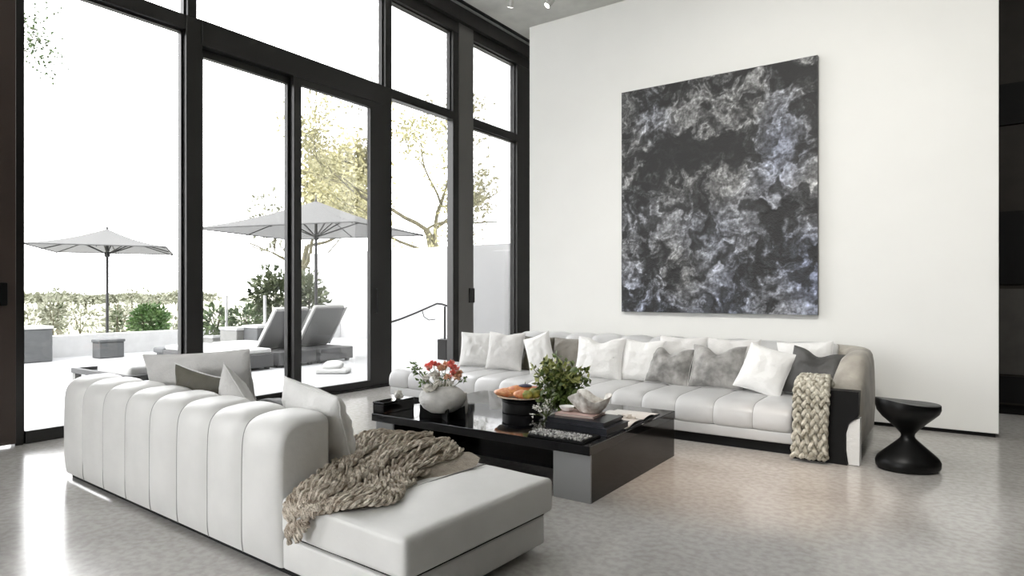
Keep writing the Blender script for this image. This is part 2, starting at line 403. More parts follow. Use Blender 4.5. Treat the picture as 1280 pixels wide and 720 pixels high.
# ------------------------------------------------------------------ painting
def painting():
    t = thing('abstract_painting', 'large abstract painting in charcoal, grey and blue hung on the white wall', 'painting', (-2.065, 6.616, .99))
    Wd, Ht = 2.0, 2.44
    b = NB(); box(b, -Wd/2, Wd/2, -.048, 0, 0, Ht); obj('stretcher', b, M['frame'], t, smooth=False)
    # (s, t, rs, rt, amount)
    B = [(.40,.665,.27,.085,-1.25),(.29,.70,.12,.07,-.6),(.97,.70,.09,.13,-1.2),(.86,.96,.20,.045,-.9),(.10,.95,.14,.05,-.7),(.5,.97,.3,.03,-.4),
         (.22,.85,.16,.07,.75),(.44,.86,.10,.05,.5),(.62,.80,.14,.06,.45),(.82,.77,.11,.10,.7),(.85,.53,.20,.09,.85),(.13,.77,.05,.06,.3),
         (.32,.40,.13,.13,.85),(.64,.41,.09,.09,.8),(.52,.19,.10,.14,.65),(.70,.26,.10,.10,.5),(.92,.08,.16,.10,.65),(.55,.52,.05,.08,.4),
         (.44,.42,.05,.08,-.7),(.79,.42,.06,.10,-.9),(.37,.12,.10,.09,-.8),(.93,.41,.07,.06,-.7),(.60,.05,.12,.05,-.5),(.80,.13,.10,.06,-.4),
         (.10,.40,.10,.12,-.15),(.17,.18,.12,.12,-.1),(.55,.62,.04,.10,.3),(.06,.60,.05,.2,-.25),(.70,.92,.1,.04,.35)]
    nu, nv = 310, 370
    bm = NB(); cl = bm.loops.layers.color.new('paint')
    vals = {}
    V = []
    sg = lambda x: 1/(1+math.exp(max(-30, min(30, -x))))
    for i in range(nu):
        row = []
        for j in range(nv):
            s, q = i/(nu-1), j/(nv-1)
            p = Vector((s*2, q*2.44, 3.7))
            wv = nvec(p*2.4)*.07 + nvec(p*6.5)*.04 + nvec(p*16)*.02 + nvec(p*40)*.008
            ss, qq = s+wv.x, q+wv.y
            base = 0
            for (cs, ct, rs, rt, am) in B:
                e = ((ss-cs)/rs)**2 + ((qq-ct)/rt)**2
                if e < 4: base += am*sg((1.0-e)*6)
            p2 = Vector((ss*3, qq*3.6, 1.3))
            n1 = noise.fractal(p2*1.7, .6, 2.2, 6)
            n2 = noise.fractal(Vector((ss*16, qq*22, 9)), .6, 2, 5)
            n3 = noise.fractal(Vector((s*55, q*70, 2)), .7, 2, 3)
            val = .60 + base*.72 + n1*.9 + n2*.35
            mid = sg((val-.20)*9); hi = sg((val-.62)*7)
            lum = .048 + .10*mid + .20*hi + .035*n2 + .05*sg((n2-.15)*14)*(.3+mid)
            r1 = abs(noise.noise(p2*2.6)); r2 = abs(noise.noise(p2*6+Vector((3,3,3))))
            if base > -.3: lum += .16*max(0, 1-r1/.045)*sg((n2-.02)*14)*mid + .07*max(0, 1-r2/.06)*mid*sg(n3*9)
            lum *= 1-.62*sg((noise.noise(p2*5+Vector((5,2,1)))-.30)*26)*(1 if base < .9 else .6)
            lum *= (1+.42*n3+.30*n2)*1.12
            lum = max(.028, lum)
            tone = noise.noise(Vector((s*3, q*3, 5))) + (.5-q)*.9 + (s-.5)*.3
            cb = 1+.16*max(0, min(1, tone+.1)); cr = 1-.05*max(0, min(1, tone+.1))
            vals[(i,j)] = (lum*cr, lum*1.0, lum*cb, 1)
            row.append(bm.verts.new((-Wd/2+Wd*s, -.049-.006*max(0, min(1.3, val+.2)), Ht*q)))
        V.append(row)
    for i in range(nu-1):
        for j in range(nv-1):
            f = bm.faces.new((V[i][j], V[i+1][j], V[i+1][j+1], V[i][j+1]))
            for lp, key in zip(f.loops, ((i,j),(i+1,j),(i+1,j+1),(i,j+1))): lp[cl] = vals[key]
    m = mat('painted_canvas', (.2,.2,.2), .5, bump=.3, bscale=90)
    nt = m.node_tree; a = nt.nodes.new('ShaderNodeVertexColor'); a.layer_name = 'paint'
    nt.links.new(a.outputs['Color'], nt.nodes['Principled BSDF'].inputs['Base Color'])
    o = obj('canvas', bm, m, t, smooth=True, angle=180)
painting()

# ------------------------------------------------------------------ upholstery
def smooth_profile(P, n=40):
    """resample a polyline (list of 2-D points) with Catmull-Rom"""
    P = [Vector((p[0], p[1], 0)) for p in P]
    out = []
    m = len(P)-1
    for k in range(n):
        t = k/(n-1)*m; i = min(int(t), m-1); f = t-i
        p0 = P[max(i-1,0)]; p1 = P[i]; p2 = P[i+1]; p3 = P[min(i+2,m)]
        q = .5*((2*p1)+(-p0+p2)*f+(2*p0-5*p1+4*p2-p3)*f*f+(-p0+3*p1-3*p2+p3)*f**3)
        out.append((q.x, q.y))
    return out
def channels(bm, prof, bounds, amp, per=14, power=2.6, endround=.05, wr=.0, zfade=None):
    """sweep prof (y,z) along x, bulging outwards between the bounds; prof is an open outline, its ends are joined by the caps"""
    n = len(prof)
    nor = []
    for i in range(n):
        a = prof[max(i-1,0)]; c = prof[min(i+1,n-1)]
        tx, tz = c[0]-a[0], c[1]-a[1]; l = math.hypot(tx, tz) or 1
        nor.append((-tz/l, tx/l))
    xs = []
    for k in range(len(bounds)-1):
        for j in range(per):
            t = j/per
            t = .5-.5*math.cos(PI*t)   # dense at the seams
            xs.append((bounds[k]+(bounds[k+1]-bounds[k])*t, t))
    xs.append((bounds[-1], 1.0))
    cy = sum(p[0] for p in prof)/n; cz = sum(p[1] for p in prof)/n
    rows = []
    x0, x1 = bounds[0], bounds[-1]
    for x, t in xs:
        bul = amp*(1-abs(2*t-1)**power)
        de = min(x-x0, x1-x); sh = 0
        if de < endround: sh = endround*(1-math.sqrt(max(0, 1-(1-de/endround)**2)))
        row = []
        for i, (py, pz) in enumerate(prof):
            k = bul*max(0, min(1, (pz-zfade)/.12)) - sh*.6 if zfade is not None else bul - sh*.6
            wn = wr*noise.noise(Vector((x*7, py*9, pz*9))) if wr else 0
            row.append(bm.verts.new((x, py+nor[i][0]*(k+wn), pz+nor[i][1]*(k+wn))))
        rows.append(row)
    for a, c in zip(rows, rows[1:]):
        for i in range(n-1): bm.faces.new((a[i], c[i], c[i+1], a[i+1]))
        bm.faces.new((a[n-1], c[n-1], c[0], a[0]))
    bm.faces.new(rows[0]); bm.faces.new(rows[-1][::-1])

# --- sofa in the foreground (origin at the right end of its back, outer face; x runs along the back)
ang = -math.radians(2.4)
OX, OY = -2.345, 1.667
sf = thing('sofa', 'white channel-tufted sofa in the foreground seen from behind, with a chaise end', 'sofa', (OX, OY, 0), ang)
prof = [(.006,.03),(.0,.08),(-.0,.18),(-.0,.33),(.001,.45),(.006,.54),(.022,.592),(.055,.622),(.11,.634),(.175,.636),(.226,.634),(.243,.618),(.245,.58),(.245,.47),(.245,.35)]
b = NB(); channels(b, smooth_profile(prof, 46), [-2.44+.305*i for i in range(9)], .026, per=18, power=3.4, endround=.022, zfade=.04); 
obj('backrest', b, M['leather'], sf, angle=60)
def seam_lines(prof, xs, parent, r=.003):
    for x in xs:
        b = NB(); tube(b, [(x, p[0], p[1]) for p in prof], r, 6); obj('seam', b, M['seam'], parent)
seam_lines(smooth_profile(prof, 46)[:34], [-2.44+.305*i for i in range(1, 8)], sf, .0035)
prof2 = [(.02,.032),(.0,.06),(.0,.3),(.235,.34),(.24,.2),(.24,.04)]
def soft_box(bm, x0, x1, y0, y1, z0, z1, r=.045, puff=.012, n=26, wr=.002, seed=0):
    """upholstered cushion: rounded box whose faces swell and crease a little"""
    q = bmesh.ops.create_cube(bm, size=2); vs0 = set(q['verts'])
    es = list({e for v in vs0 for e in v.link_edges})
    bmesh.ops.subdivide_edges(bm, edges=es, cuts=n, use_grid_fill=True)
    hx, hy, hz = (x1-x0)/2, (y1-y0)/2, (z1-z0)/2; c = Vector(((x0+x1)/2, (y0+y1)/2, (z0+z1)/2))
    for v in bm.verts:
        if getattr(v, 'tag', False): continue
        u = v.co.copy()
        # place grid lines closer to the edges
        u = Vector([math.sin(a*PI/2) if abs(a) < 1 else a for a in u])
        p = Vector((u.x*hx, u.y*hy, u.z*hz))
        inner = Vector((max(-hx+r, min(hx-r, p.x)), max(-hy+r, min(hy-r, p.y)), max(-hz+r, min(hz-r, p.z))))
        d = p-inner
        if d.length > 1e-9: p = inner + d.normalized()*r if d.length > r*.999 or sum(abs(k) > 1e-9 for k in d) > 1 else p
        pf = puff*((1-u.x**2)*(1-u.y**2)+(1-u.y**2)*(1-u.z**2)*.5+(1-u.x**2)*(1-u.z**2)*.5)
        dz = 1 if u.z > 0 else -.1
        p.z += pf*dz*abs(u.z)**3
        w_ = wr*noise.noise(Vector((p.x*4+seed, p.y*6, p.z*6)))*(1 if u.z > -.9 else 0)
        p.z += w_
        v.co = c+p; v.tag = True
def cushion(x0, x1, y0, y1, z0, z1, **k):
    b = NB(); soft_box(b, x0, x1, y0, y1, z0, z1, **k); return b
obj('chaise_cushion', cushion(.012, .765, -.012, .93, .182, .338, r=.024, puff=.016, wr=.006, seed=3), M['leather'], sf)
for i in range(3):
    obj('seat_cushion', cushion(-2.42+i*.806, -2.42+i*.806+.802, .24, .93, .182, .336, r=.035, puff=.016, wr=.004, seed=i*9), M['leather'], sf)
b = NB(); box(b, .01, .735, .0, .90, .035, .168, bev=.012); obj('base_panel', b, M['leather'], sf)
b = NB(); box(b, -2.40, .008, .25, .90, .035, .17, bev=.012); obj('base_rail', b, M['leather'], sf)
b = NB(); box(b, -2.40, .66, .03, .84, 0, .036); obj('plinth', b, M['black'], sf, smooth=False)
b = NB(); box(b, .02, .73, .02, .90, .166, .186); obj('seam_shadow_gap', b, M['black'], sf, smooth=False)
b = NB(); tube(b, [(.385,.10+.83*i/20,.3475+.004*math.sin(i/20*PI)) for i in range(20)], .0035, 6); obj('seam', b, M['seam'], sf)

# --- long sofa along the white wall (world axes)
SX, SY = -2.9, 5.03
s2 = thing('sofa', 'long pale grey channel-tufted sofa standing along the white wall under the painting', 'sofa', (SX, SY, 0))
def X2(x): return x-SX
seams = [X2(x) for x in (-5.15,-4.86,-4.56,-4.26,-3.95,-3.65,-3.35,-3.05,-2.75,-2.45,-2.17,-1.88,-1.57,-1.27,-.99)]
prof = [(.04,.168),(.008,.178),(-.002,.21),(.0,.255),(.012,.295),(.04,.325),(.09,.343),(.18,.352),(.45,.352),(.80,.350),(1.0,.345),(1.02,.30),(1.02,.19)]
b = NB(); channels(b, smooth_profile(prof, 40), seams, .013, per=16, power=5.0, endround=.03); obj('seat', b, M['leather2'], s2, angle=60)
seam_lines(smooth_profile(prof, 40)[2:36], seams[1:-1], s2, .0028)
b = NB(); box(b, X2(-5.13), X2(-.72), .004, 1.0, .082, .166, bev=.012); obj('base_rail', b, M['leather2'], s2)
b = NB(); box(b, X2(-5.05), X2(-.66), .05, 1.35, 0, .084); obj('plinth', b, M['black'], s2, smooth=False)
prof = [(1.02,.20),(1.00,.36),(.985,.50),(.985,.62),(1.01,.70),(1.06,.735),(1.14,.745),(1.24,.735),(1.31,.70),(1.34,.62),(1.345,.40),(1.34,.10)]
bb = [X2(-4.12+.32*i) for i in range(11)]; bb[-1] = X2(-.83)
b = NB(); channels(b, smooth_profile(prof, 36), bb, .018, per=12, power=2.4, endround=.05, wr=.012); obj('backrest', b, M['leather2'], s2, angle=60)
prof = [(1.02,.20),(1.00,.34),(.99,.45),(1.0,.53),(1.04,.565),(1.12,.57),(1.2,.55),(1.24,.45),(1.24,.10)]
b = NB(); channels(b, smooth_profile(prof, 30), [X2(-4.72+.293*i) for i in range(3)], .012, per=12, endround=.05); obj('low_backrest', b, M['leather2'], s2, angle=60)
# right arm: wrapped taupe shell rising to the back
def arm_shell():
    b = NB()
    path = []  # (x,y) outer and inner
    for i in range(12): y = 5.06+.78*i/11; path.append(((-.54, y), (-.78+.04*min(1,i/6), y)))
    for i in range(1, 13):
        a = i/12*PI/2
        path.append(((-.54-.5*(1-math.cos(a)), 5.84+.56*math.sin(a)), (-.74-.25*(1-math.cos(a)), 5.84+.35*math.sin(a))))
    rows = []
    for i, (o, n) in enumerate(path):
        y = o[1]; f = max(0, min(1, (y-5.08)/.42)); f = f*f*(3-2*f); zt = .505+.245*f
        zi = .34
        xo, yo = o; xi, yi = n
        cr = .03*noise.noise(Vector((i*.5, 0, 2)))
        row = [(xo, yo, .02), (xo+.012, yo, .25), (xo+.008, yo, zt*.8), (xo-.004, yo, zt-.03), (xo*.8+xi*.2, yo*.8+yi*.2, zt), (xo*.4+xi*.6, yo*.4+yi*.6, zt-.004),
               (xi+.01, yi, zt-.04), (xi, yi, zt-.13*f-.02), (xi-.02*f, yi, zi), (xi, yi, .15)]
        rows.append([b.verts.new((X2(p[0]), p[1]-SY, p[2])) for p in row])
    for a, c in zip(rows, rows[1:]):
        for i in range(len(a)-1): b.faces.new((a[i], c[i], c[i+1], a[i+1]))
        b.faces.new((a[-1], c[-1], c[0], a[0]))
    b.faces.new(rows[0]); b.faces.new(rows[-1][::-1])
    return b
o = obj('arm', arm_shell(), M['taupe'], s2, angle=60); o['label'] = 'curved taupe leather arm wrapping the sofa corner'
sd = o.modifiers.new('smooth', 'SUBSURF'); sd.levels = 1; sd.render_levels = 1
# black arm front: wide at the top, cut back in a curve lower down
poly = [(X2(-.975),.0),(X2(-.62),.0),(X2(-.632),.10),(X2(-.632),.22),(X2(-.615),.29),(X2(-.575),.325),(X2(-.555),.345),(X2(-.55),.515),(X2(-.975),.515)]
b = NB(); prism(b, poly, 'y', -.05, .06); bmesh.ops.recalc_face_normals(b, faces=b.faces); obj('arm_front', b, M['black'], s2, smooth=False)
poly = [(X2(-.615),.004),(X2(-.548),.004),(X2(-.545),.33),(X2(-.58),.318),(X2(-.612),.285),(X2(-.628),.22),(X2(-.628),.10)]
b = NB(); prism(b, poly, 'y', -.035, .075); obj('arm_side_pad', b, M['linen'], s2, smooth=False)

# --- pillows
def pillow_mesh(w_, h_, t_, chop=.0, pinch=.07, wr=.012, seed=0, n=30):
    b = NB(); rim = []
    def pos(u, v, side):
        x = w_/2*u*(1-pinch*(1-v*v)**1.0*1.0*(abs(u)))
        z = h_/2*v*(1-pinch*(1-u*u)*(abs(v)))
        k = max(0, (1-abs(u)**2.6))*max(0, (1-abs(v)**2.6))
        y = t_/2*(k**.55)
        dip = chop*math.exp(-(u/.38)**2)*max(0, (v+.3)/1.3)**2
        z -= dip
        y *= 1-.35*math.exp(-(u/.3)**2)*max(0, v)*(chop > 0)
        q = Vector((u*2.3+seed, v*2.3, side*3))
        c = wr*(noise.noise(q*1.3)+.6*noise.noise(q*3.1))*(.25+k)
        # corner creases
        c += wr*.7*math.sin(9*(abs(u)+abs(v)))*max(0, abs(u)+abs(v)-.9)*(1-max(abs(u),abs(v)))
        y = y*side + c
        return Vector((x, y, h_/2+z))
    V = {}
    for s in (1, -1):
        for i in range(n+1):
            for j in range(n+1):
                u = math.sin((i/n*2-1)*PI/2); v = math.sin((j/n*2-1)*PI/2)
                edge = i in (0, n) or j in (0, n)
                if edge and s == -1: V[(i,j,-1)] = V[(i,j,1)]; continue
                V[(i,j,s)] = b.verts.new(pos(u, v, s if not edge else 0) if not edge else pos(u, v, 0))
        for i in range(n):
            for j in range(n):
                try: b.faces.new((V[(i,j,s)], V[(i+1,j,s)], V[(i+1,j+1,s)], V[(i,j+1,s)]))
                except ValueError: pass
    order = [(i,0) for i in range(n)]+[(n,j) for j in range(n)]+[(n-i,n) for i in range(n)]+[(0,n-j) for j in range(n)]
    rim = [V[(i,j,1)].co.copy() for i, j in order]; rim.append(rim[0])
    return b, rim
def pillow(label, loc, w_, h_, t_, m, lean=-18, yaw=0, roll=0, chop=.0, seed=0, group=None, edge=None, pinch=.07, wr=.012):
    b, rim = pillow_mesh(w_, h_, t_, chop, pinch, wr, seed)
    o = obj('pillow', b, M[m], None, angle=180)
    o.location = loc; o.rotation_mode = 'XYZ'
    R = Matrix.Rotation(math.radians(yaw), 4, 'Z') @ Matrix.Rotation(math.radians(lean), 4, 'X') @ Matrix.Rotation(math.radians(roll), 4, 'Y')
    o.rotation_euler = R.to_euler()
    tag(o, label, 'pillow', group)
    b2 = NB(); tube(b2, rim, .004, 6, cap=False); obj('piping', b2, M[edge or m], o)
    return o
G = 'pillows along the long sofa'
ZS = .362
pillow('white linen pillow at the far left end of the long sofa, half behind its neighbour', (-4.47, 5.74, ZS-.005), .44, .40, .15, 'linen', lean=-14, yaw=18, seed=1, group=G)
pillow('light grey square pillow with crisp corners, second from the left on the long sofa', (-4.05, 5.66, ZS-.005), .46, .42, .15, 'linen2', lean=-14, yaw=4, seed=2, group=G, chop=.02)
pillow('dark olive pillow standing behind the leafy plant on the long sofa', (-3.72, 5.80, ZS-.01), .40, .38, .12, 'olive', lean=-14, seed=3, group=G)
pillow('white pillow tipped on its corner just left above the leafy plant', (-3.50, 5.62, ZS+.02), .30, .42, .13, 'linen', lean=-20, roll=-22, yaw=6, seed=4, group=G)
pillow('taupe velvet pillow half hidden by the leafy plant, left of the plump white pillow', (-3.30, 5.76, ZS-.01), .44, .39, .14, 'taupefab', lean=-18, seed=5, group=G)
pillow('plump white pillow with a dented top, right of the leafy plant on the long sofa', (-2.90, 5.64, ZS-.01), .52, .42, .17, 'linen', lean=-16, seed=6, group=G, chop=.05)
pillow('white pillow in the middle of the long sofa, left of the small mottled grey pillow', (-2.47, 5.68, ZS-.01), .44, .41, .16, 'linen', lean=-15, yaw=-3, seed=7, group=G, chop=.015)
pillow('small mottled grey pillow with a pale left edge in the middle of the long sofa', (-2.19, 5.62, ZS-.005), .42, .37, .14, 'greyfab', lean=-22, roll=5, seed=8, group=G, chop=.07, edge='linen2')
pillow('narrow dark brown pillow wedged upright between the two mottled grey pillows', (-1.97, 5.74, ZS), .24, .30, .11, 'greydark', lean=-14, seed=9, group=G, chop=.02)
pillow('wide mottled grey pillow with a sagging top below the right part of the painting', (-1.74, 5.62, ZS-.005), .48, .41, .16, 'greyfab', lean=-24, seed=10, group=G, chop=.08, edge='linen2')
pillow('bright white pillow tilted on the long sofa, left of the charcoal pillow', (-1.37, 5.52, ZS+.01), .40, .41, .16, 'linen', lean=-26, roll=14, yaw=-4, seed=11, group=G)
pillow('charcoal velvet pillow at the right end of the long sofa beside the chunky throw', (-.98, 5.54, ZS+.01), .42, .40, .15, 'greydark', lean=-24, roll=8, yaw=-8, seed=12, group=G, chop=.05)
pillow('pale pillow standing behind the small mottled grey pillow', (-2.13, 5.86, ZS+.03), .46, .40, .12, 'linen2', lean=-10, seed=13, group=G, chop=.01)
pillow('pale pillow standing behind the wide mottled grey pillow', (-1.66, 5.86, ZS+.03), .48, .40, .12, 'linen2', lean=-10, seed=14, group=G, chop=.01)
pillow('white pillow standing behind the charcoal pillow at the right end', (-1.03, 5.80, ZS+.05), .44, .38, .13, 'linen', lean=-12, roll=-4, seed=15, group=G)
# foreground sofa pillows
G2 = 'pillows on the foreground sofa'
pillow('large light grey back pillow standing at the left end of the foreground sofa', (-3.93, 2.26, .345), .80, .49, .20, 'linen2', lean=10, yaw=20, roll=-4, seed=21, group=G2, pinch=.05, wr=.03)
pillow('charcoal pillow with a pale rim leaning inside the foreground sofa', (-3.70, 2.10, .36), .42, .40, .14, 'olive', lean=12, yaw=10, roll=10, seed=22, group=G2, edge='linen')
pillow('light pillow turned sideways next to the charcoal pillow on the foreground sofa', (-3.36, 2.13, .37), .44, .40, .16, 'linen2', lean=14, yaw=-16, roll=34, seed=23, group=G2, edge='linen')
pillow('big cream pillow at the chaise corner of the foreground sofa beside the beige throw', (-2.62, 2.14, .335), .60, .42, .21, 'linen', lean=16, yaw=-14, roll=4, seed=24, group=G2, pinch=.05, wr=.022)
pillow('dark pillow lying low behind the backrest, left of the big cream pillow', (-3.22, 2.46, .39), .42, .26, .16, 'greydark', lean=50, yaw=-5, seed=25, group=G2)

# ------------------------------------------------------------------ knitted throws
def catmull(P, t):
    m = len(P)-1; x = max(0, min(1, t))*m; i = min(int(x), m-1); f = x-i
    p0, p1, p2, p3 = P[max(i-1,0)], P[i], P[i+1], P[min(i+2,m)]
    return .5*((2*p1)+(p2-p0)*f+(2*p0-5*p1+4*p2-p3)*f*f+(3*p1-p0-3*p2+p3)*f**3)
# throw on the chaise: rows of control points from the far end towards and over the front edge
rowsL = [Vector(p) for p in ((-2.62,2.72,.37),(-2.66,2.50,.42),(-2.60,2.30,.43),(-2.48,2.10,.42),(-2.36,1.94,.41),(-2.30,1.80,.40),(-2.27,1.68,.37),(-2.24,1.625,.32),(-2.21,1.615,.26))]
rowsR = [Vector(p) for p in ((-2.00,2.60,.37),(-1.93,2.45,.36),(-1.95,2.28,.36),(-1.97,2.12,.36),(-1.93,1.98,.365),(-1.86,1.86,.365),(-1.90,1.76,.365),(-1.98,1.68,.36),(-2.05,1.64,.33))]
def SL(s, t):
    a = catmull(rowsL, s); c = catmull(rowsR, s); p = a.lerp(c, t)
    k = math.sin(PI*t)
    n1 = noise.noise(Vector((t*5, s*3.5, 4.2)))
    on = 1 if s < .8 else max(0, (1-s)/.2)
    p.z += (.030*k*(1-.5*t) + .028*n1*k + .012*math.sin(t*22+s*5)*k)*on
    p.z = max(p.z, .362) if s < .78 else p.z
    if s > .78: p.y -= .012+.012*k
    return p
def rope(bm, f, n, r, twist, plies=2, seg=5, amp=1.0, ph0=0, mi=0):
    P = [f(i/(n-1)) for i in range(n)]
    for q in range(plies):
        pts = []; 
        for i, p in enumerate(P):
            t = (P[min(i+1,n-1)]-P[max(i-1,0)]); t = t.normalized() if t.length > 0 else Vector((0,1,0))
            a = t.cross(Vector((0,0,1))); a = a.normalized() if a.length > .1 else Vector((1,0,0))
            c = a.cross(t)
            ph = ph0+2*PI*q/plies+i*twist
            pts.append(p+(a*math.cos(ph)+c*math.sin(ph))*r*amp)
        rr = [r*1.05]*n; rr[0] = rr[-1] = r*.5
        tube(bm, pts, rr, seg, mi=mi)
th = thing('knitted_throw', 'beige shaggy knitted throw heaped across the chaise of the foreground sofa', 'throw', (-2.2, 2.1, .35))
b = NB(); grid(b, 40, 30, lambda s, t: SL(.01+s*.92, t)-Vector((0,0,.012))); obj('cloth', b, M['woolsheet'], th, world=True)
b = NB()
for i in range(36):
    t0 = (i+.5)/36; wob = random.uniform(-.07,.07); e = random.uniform(.90, 1.0); st = random.uniform(0,.03)
    if t0 > .80: st = max(st, .30+random.uniform(0,.15))
    def f(q, t0=t0, wob=wob, e=e, st=st, k=i):
        s = st+(e-st)*q
        t = t0+wob*math.sin(s*6+k)+.012*math.sin(s*40+k)
        p = SL(s, max(0, min(1, t)))
        p.z += .006+.008*noise.noise(Vector((k*3.1, s*14, 0)))
        return p
    rope(b, f, 170, .0078, .30, 2, 5, 1.05, ph0=i)
obj('knit_cords', b, M['knit'], th, world=True)
b = NB()
for i in range(34):
    t0 = i/33; p0 = SL(.985 if t0 < .5 else .95, t0)
    L = random.uniform(.03, .085) if t0 < .55 else random.uniform(.02,.045)
    dx, dy = random.uniform(-.02,.02), random.uniform(-.02, .004)
    def f(q, p0=p0, L=L, dx=dx, dy=dy):
        return Vector((p0.x+dx*q, min(p0.y, 1.612)+dy*q*.3 if t0 < .6 else p0.y-.03*q, p0.z-L*q if t0 < .6 else max(.362, p0.z-.01*q)))
    rope(b, f, 14, .006, .7, 2, 5, 1.0, ph0=i)
fr = obj('fringe', b, M['knit'], th, world=True); fr['kind'] = 'stuff'

# chunky throw over the arm of the long sofa
path2 = [Vector(p) for p in ((0,5.20,.53),(0,5.15,.56),(0,5.06,.575),(0,4.965,.555),(0,4.925,.48),(0,4.922,.36),(0,4.92,.2),(0,4.925,.035))]
def S2(s, t):
    p = catmull(path2, s).copy()
    fl = max(0, s-.35)/.65
    xl = -.935-.045*fl; xr = -.735+.01*fl
    p.x = xl+(xr-xl)*t + .008*math.sin(s*9+t*3)
    p.y -= .008*math.sin(t*PI)
    return p
t2 = thing('knitted_throw', 'oatmeal chunky cable-knit throw hanging over the right arm of the long sofa', 'throw', (-.86, 5.0, .5))
b = NB(); grid(b, 30, 10, lambda s, t: S2(s, t)+Vector((0,.012 if s > .4 else 0,-.012 if s <= .4 else 0))); obj('cloth', b, M['woolsheet'], t2, world=True)
b = NB()
NC = 4
for i in range(NC):
    for st in range(3):
        pts = []; rr = []; n = 150
        for j in range(n):
            s = j/(n-1); ph = j*.21+st*2*PI/3+i*2.3+.6*noise.noise(Vector((j*.05,i,0)))
            p = S2(s, (i+.5)/NC + .088*math.sin(ph))
            q = S2(min(1, s+.01), .5)-S2(max(0, s-.01), .5); nn = Vector((1,0,0)).cross(q).normalized()
            if nn.y > 0 and abs(nn.y) > .3: nn = -nn
            if abs(nn.y) <= .3 and nn.z < 0: nn = -nn
            p += nn*(.010+.018*math.sin(2*ph)+.006*noise.noise(Vector((j*.2,i,7))))
            pts.append(p); rr.append(.0155*(1+.25*noise.noise(Vector((j*.4, i*5, st*3)))))
        tube(b, pts, rr, 7)
obj('knit_cables', b, M['knit2'], t2, world=True)

# ------------------------------------------------------------------ coffee table
TX0, TX1, TY0, TY1, TZ = -3.47, -1.70, 3.22, 4.56, .33
ct = thing('coffee_table', 'low square black lacquer coffee table with steel-ended legs between the two sofas', 'coffee table', (-2.53, 3.9, 0))
b = NB(); box(b, TX0, TX1, TY0, TY1, .276, TZ, bev=.003, seg=1); obj('table_top', b, M['lacquer'], ct, smooth=False, world=True)
for x0, x1 in ((TX1-.25, TX1-.004), (TX0+.03, TX0+.20)):
    b = NB(); box(b, x0, x1, TY0+.03, TY1-.01, 0, .276); lg = obj('leg', b, M['sidelac'], ct, smooth=False, world=True)
    b = NB(); box(b, x0, x1, TY0+.018, TY0+.03, 0, .276); obj('steel_end_plate', b, M['steel'], lg, smooth=False, world=True)
b = NB(); box(b, TX0+.35, TX1-.40, 3.75, 4.25, 0, .276); obj('centre_support', b, M['lacquer'], ct, smooth=False, world=True)
# small black box standing on the near left corner
bx = thing('black_box', 'small black lacquer box on the left front corner of the coffee table', 'box', (-3.41, 3.385, TZ))
b = NB(); box(b, -.052, .055, -.16, .16, 0, .07, bev=.004, seg=1); obj('body', b, M['lacquer'], bx, smooth=False)
b = NB(); box(b, -.053, .056, -.161, .161, .0702, .085, bev=.003, seg=1); obj('lid', b, M['lacquer'], bx, smooth=False)
b = NB(); ball(b, (0,0,.03), .032, (1,.8,1), 3, .5, 3); ball(b, (.025,.0,.018), .02, (1,.8,.8), 3, .5, 4)
base_obj('glass_ornament', b, M['shell'], 'small clear white ornament sitting on the black box at the table corner', 'ornament', origin=(-3.40, 3.42, TZ+.0855))

# vase with flowers on a black cross stand
VX, VY = -2.93, 3.375
st = thing('vase_stand', 'black folded-metal stand under the round stone vase', 'stand', (VX, VY, TZ))
for a in (25, -35):
    b = NB(); Rm = Matrix.Rotation(math.radians(a), 4, 'Z')
    poly = [(-.135,0),(-.02,0),(0,.03),(.02,0),(.135,0),(.135,.08),(.05,.03),(-.05,.03),(-.135,.08)]
    prism(b, [(-.165,0),(.165,0),(.16,.09),(.07,.05),(-.07,.05),(-.16,.09)], 'y', -.006, .006)
    bmesh.ops.transform(b, matrix=Rm, verts=b.verts); obj('blade', b, M['black'], st, smooth=False)
def stonefn(p, r, a, z):
    k = 1+.05*noise.noise(Vector((math.cos(a)*2, math.sin(a)*2, z*14)))+.02*noise.noise(Vector((math.cos(a)*7, math.sin(a)*7, z*40)))
    return Vector((p.x*k, p.y*k, p.z))
v = thing('vase', 'round rough grey stone vase holding the coral flowers on the coffee table', 'vase', (VX, VY, TZ+.040)); v.scale = (1.24, 1.24, 1.08)
b = NB(); lathe(b, [(.03,.0),(.07,.008),(.105,.035),(.128,.075),(.130,.105),(.115,.138),(.088,.158),(.072,.166),(.068,.176),(.060,.176),(.058,.16),(.03,.15)], 48, fn=stonefn)
obj('body', b, M['stone'], v, angle=180)
fl = thing('flower_bouquet', 'bouquet of coral, peach and white flowers in the stone vase', 'flowers', (VX, VY, TZ+.215)); fl.scale = (1.2, 1.2, 1.1)
random.seed(3)
b = NB(); lf = NB()
F = [(-.08,.0,.13,'red',.028),(-.05,-.02,.15,'red',.026),(-.025,.02,.13,'red',.024),(0,-.01,.115,'peach',.03),(.02,.02,.14,'peach',.024),(.055,-.01,.145,'red',.03),(.07,0,.115,'red',.03),(.06,-.02,.09,'red',.026),
     (.10,.0,.085,'peach',.028),(.085,-.02,.065,'peach',.024),(.03,-.03,.07,'peach',.022),(-.04,-.03,.075,'whitepet',.034),(-.09,-.02,.06,'whitepet',.024),(-.055,-.09,.0,'whitepet',.046),(-.02,-.06,.03,'whitepet',.028),(.05,-.04,.03,'whitepet',.024),(.02,.0,.02,'whitepet',.02)]
Rc, Fc = Vector((math.cos(YAW), math.sin(YAW), 0)), Vector((-math.sin(YAW), math.cos(YAW), 0))
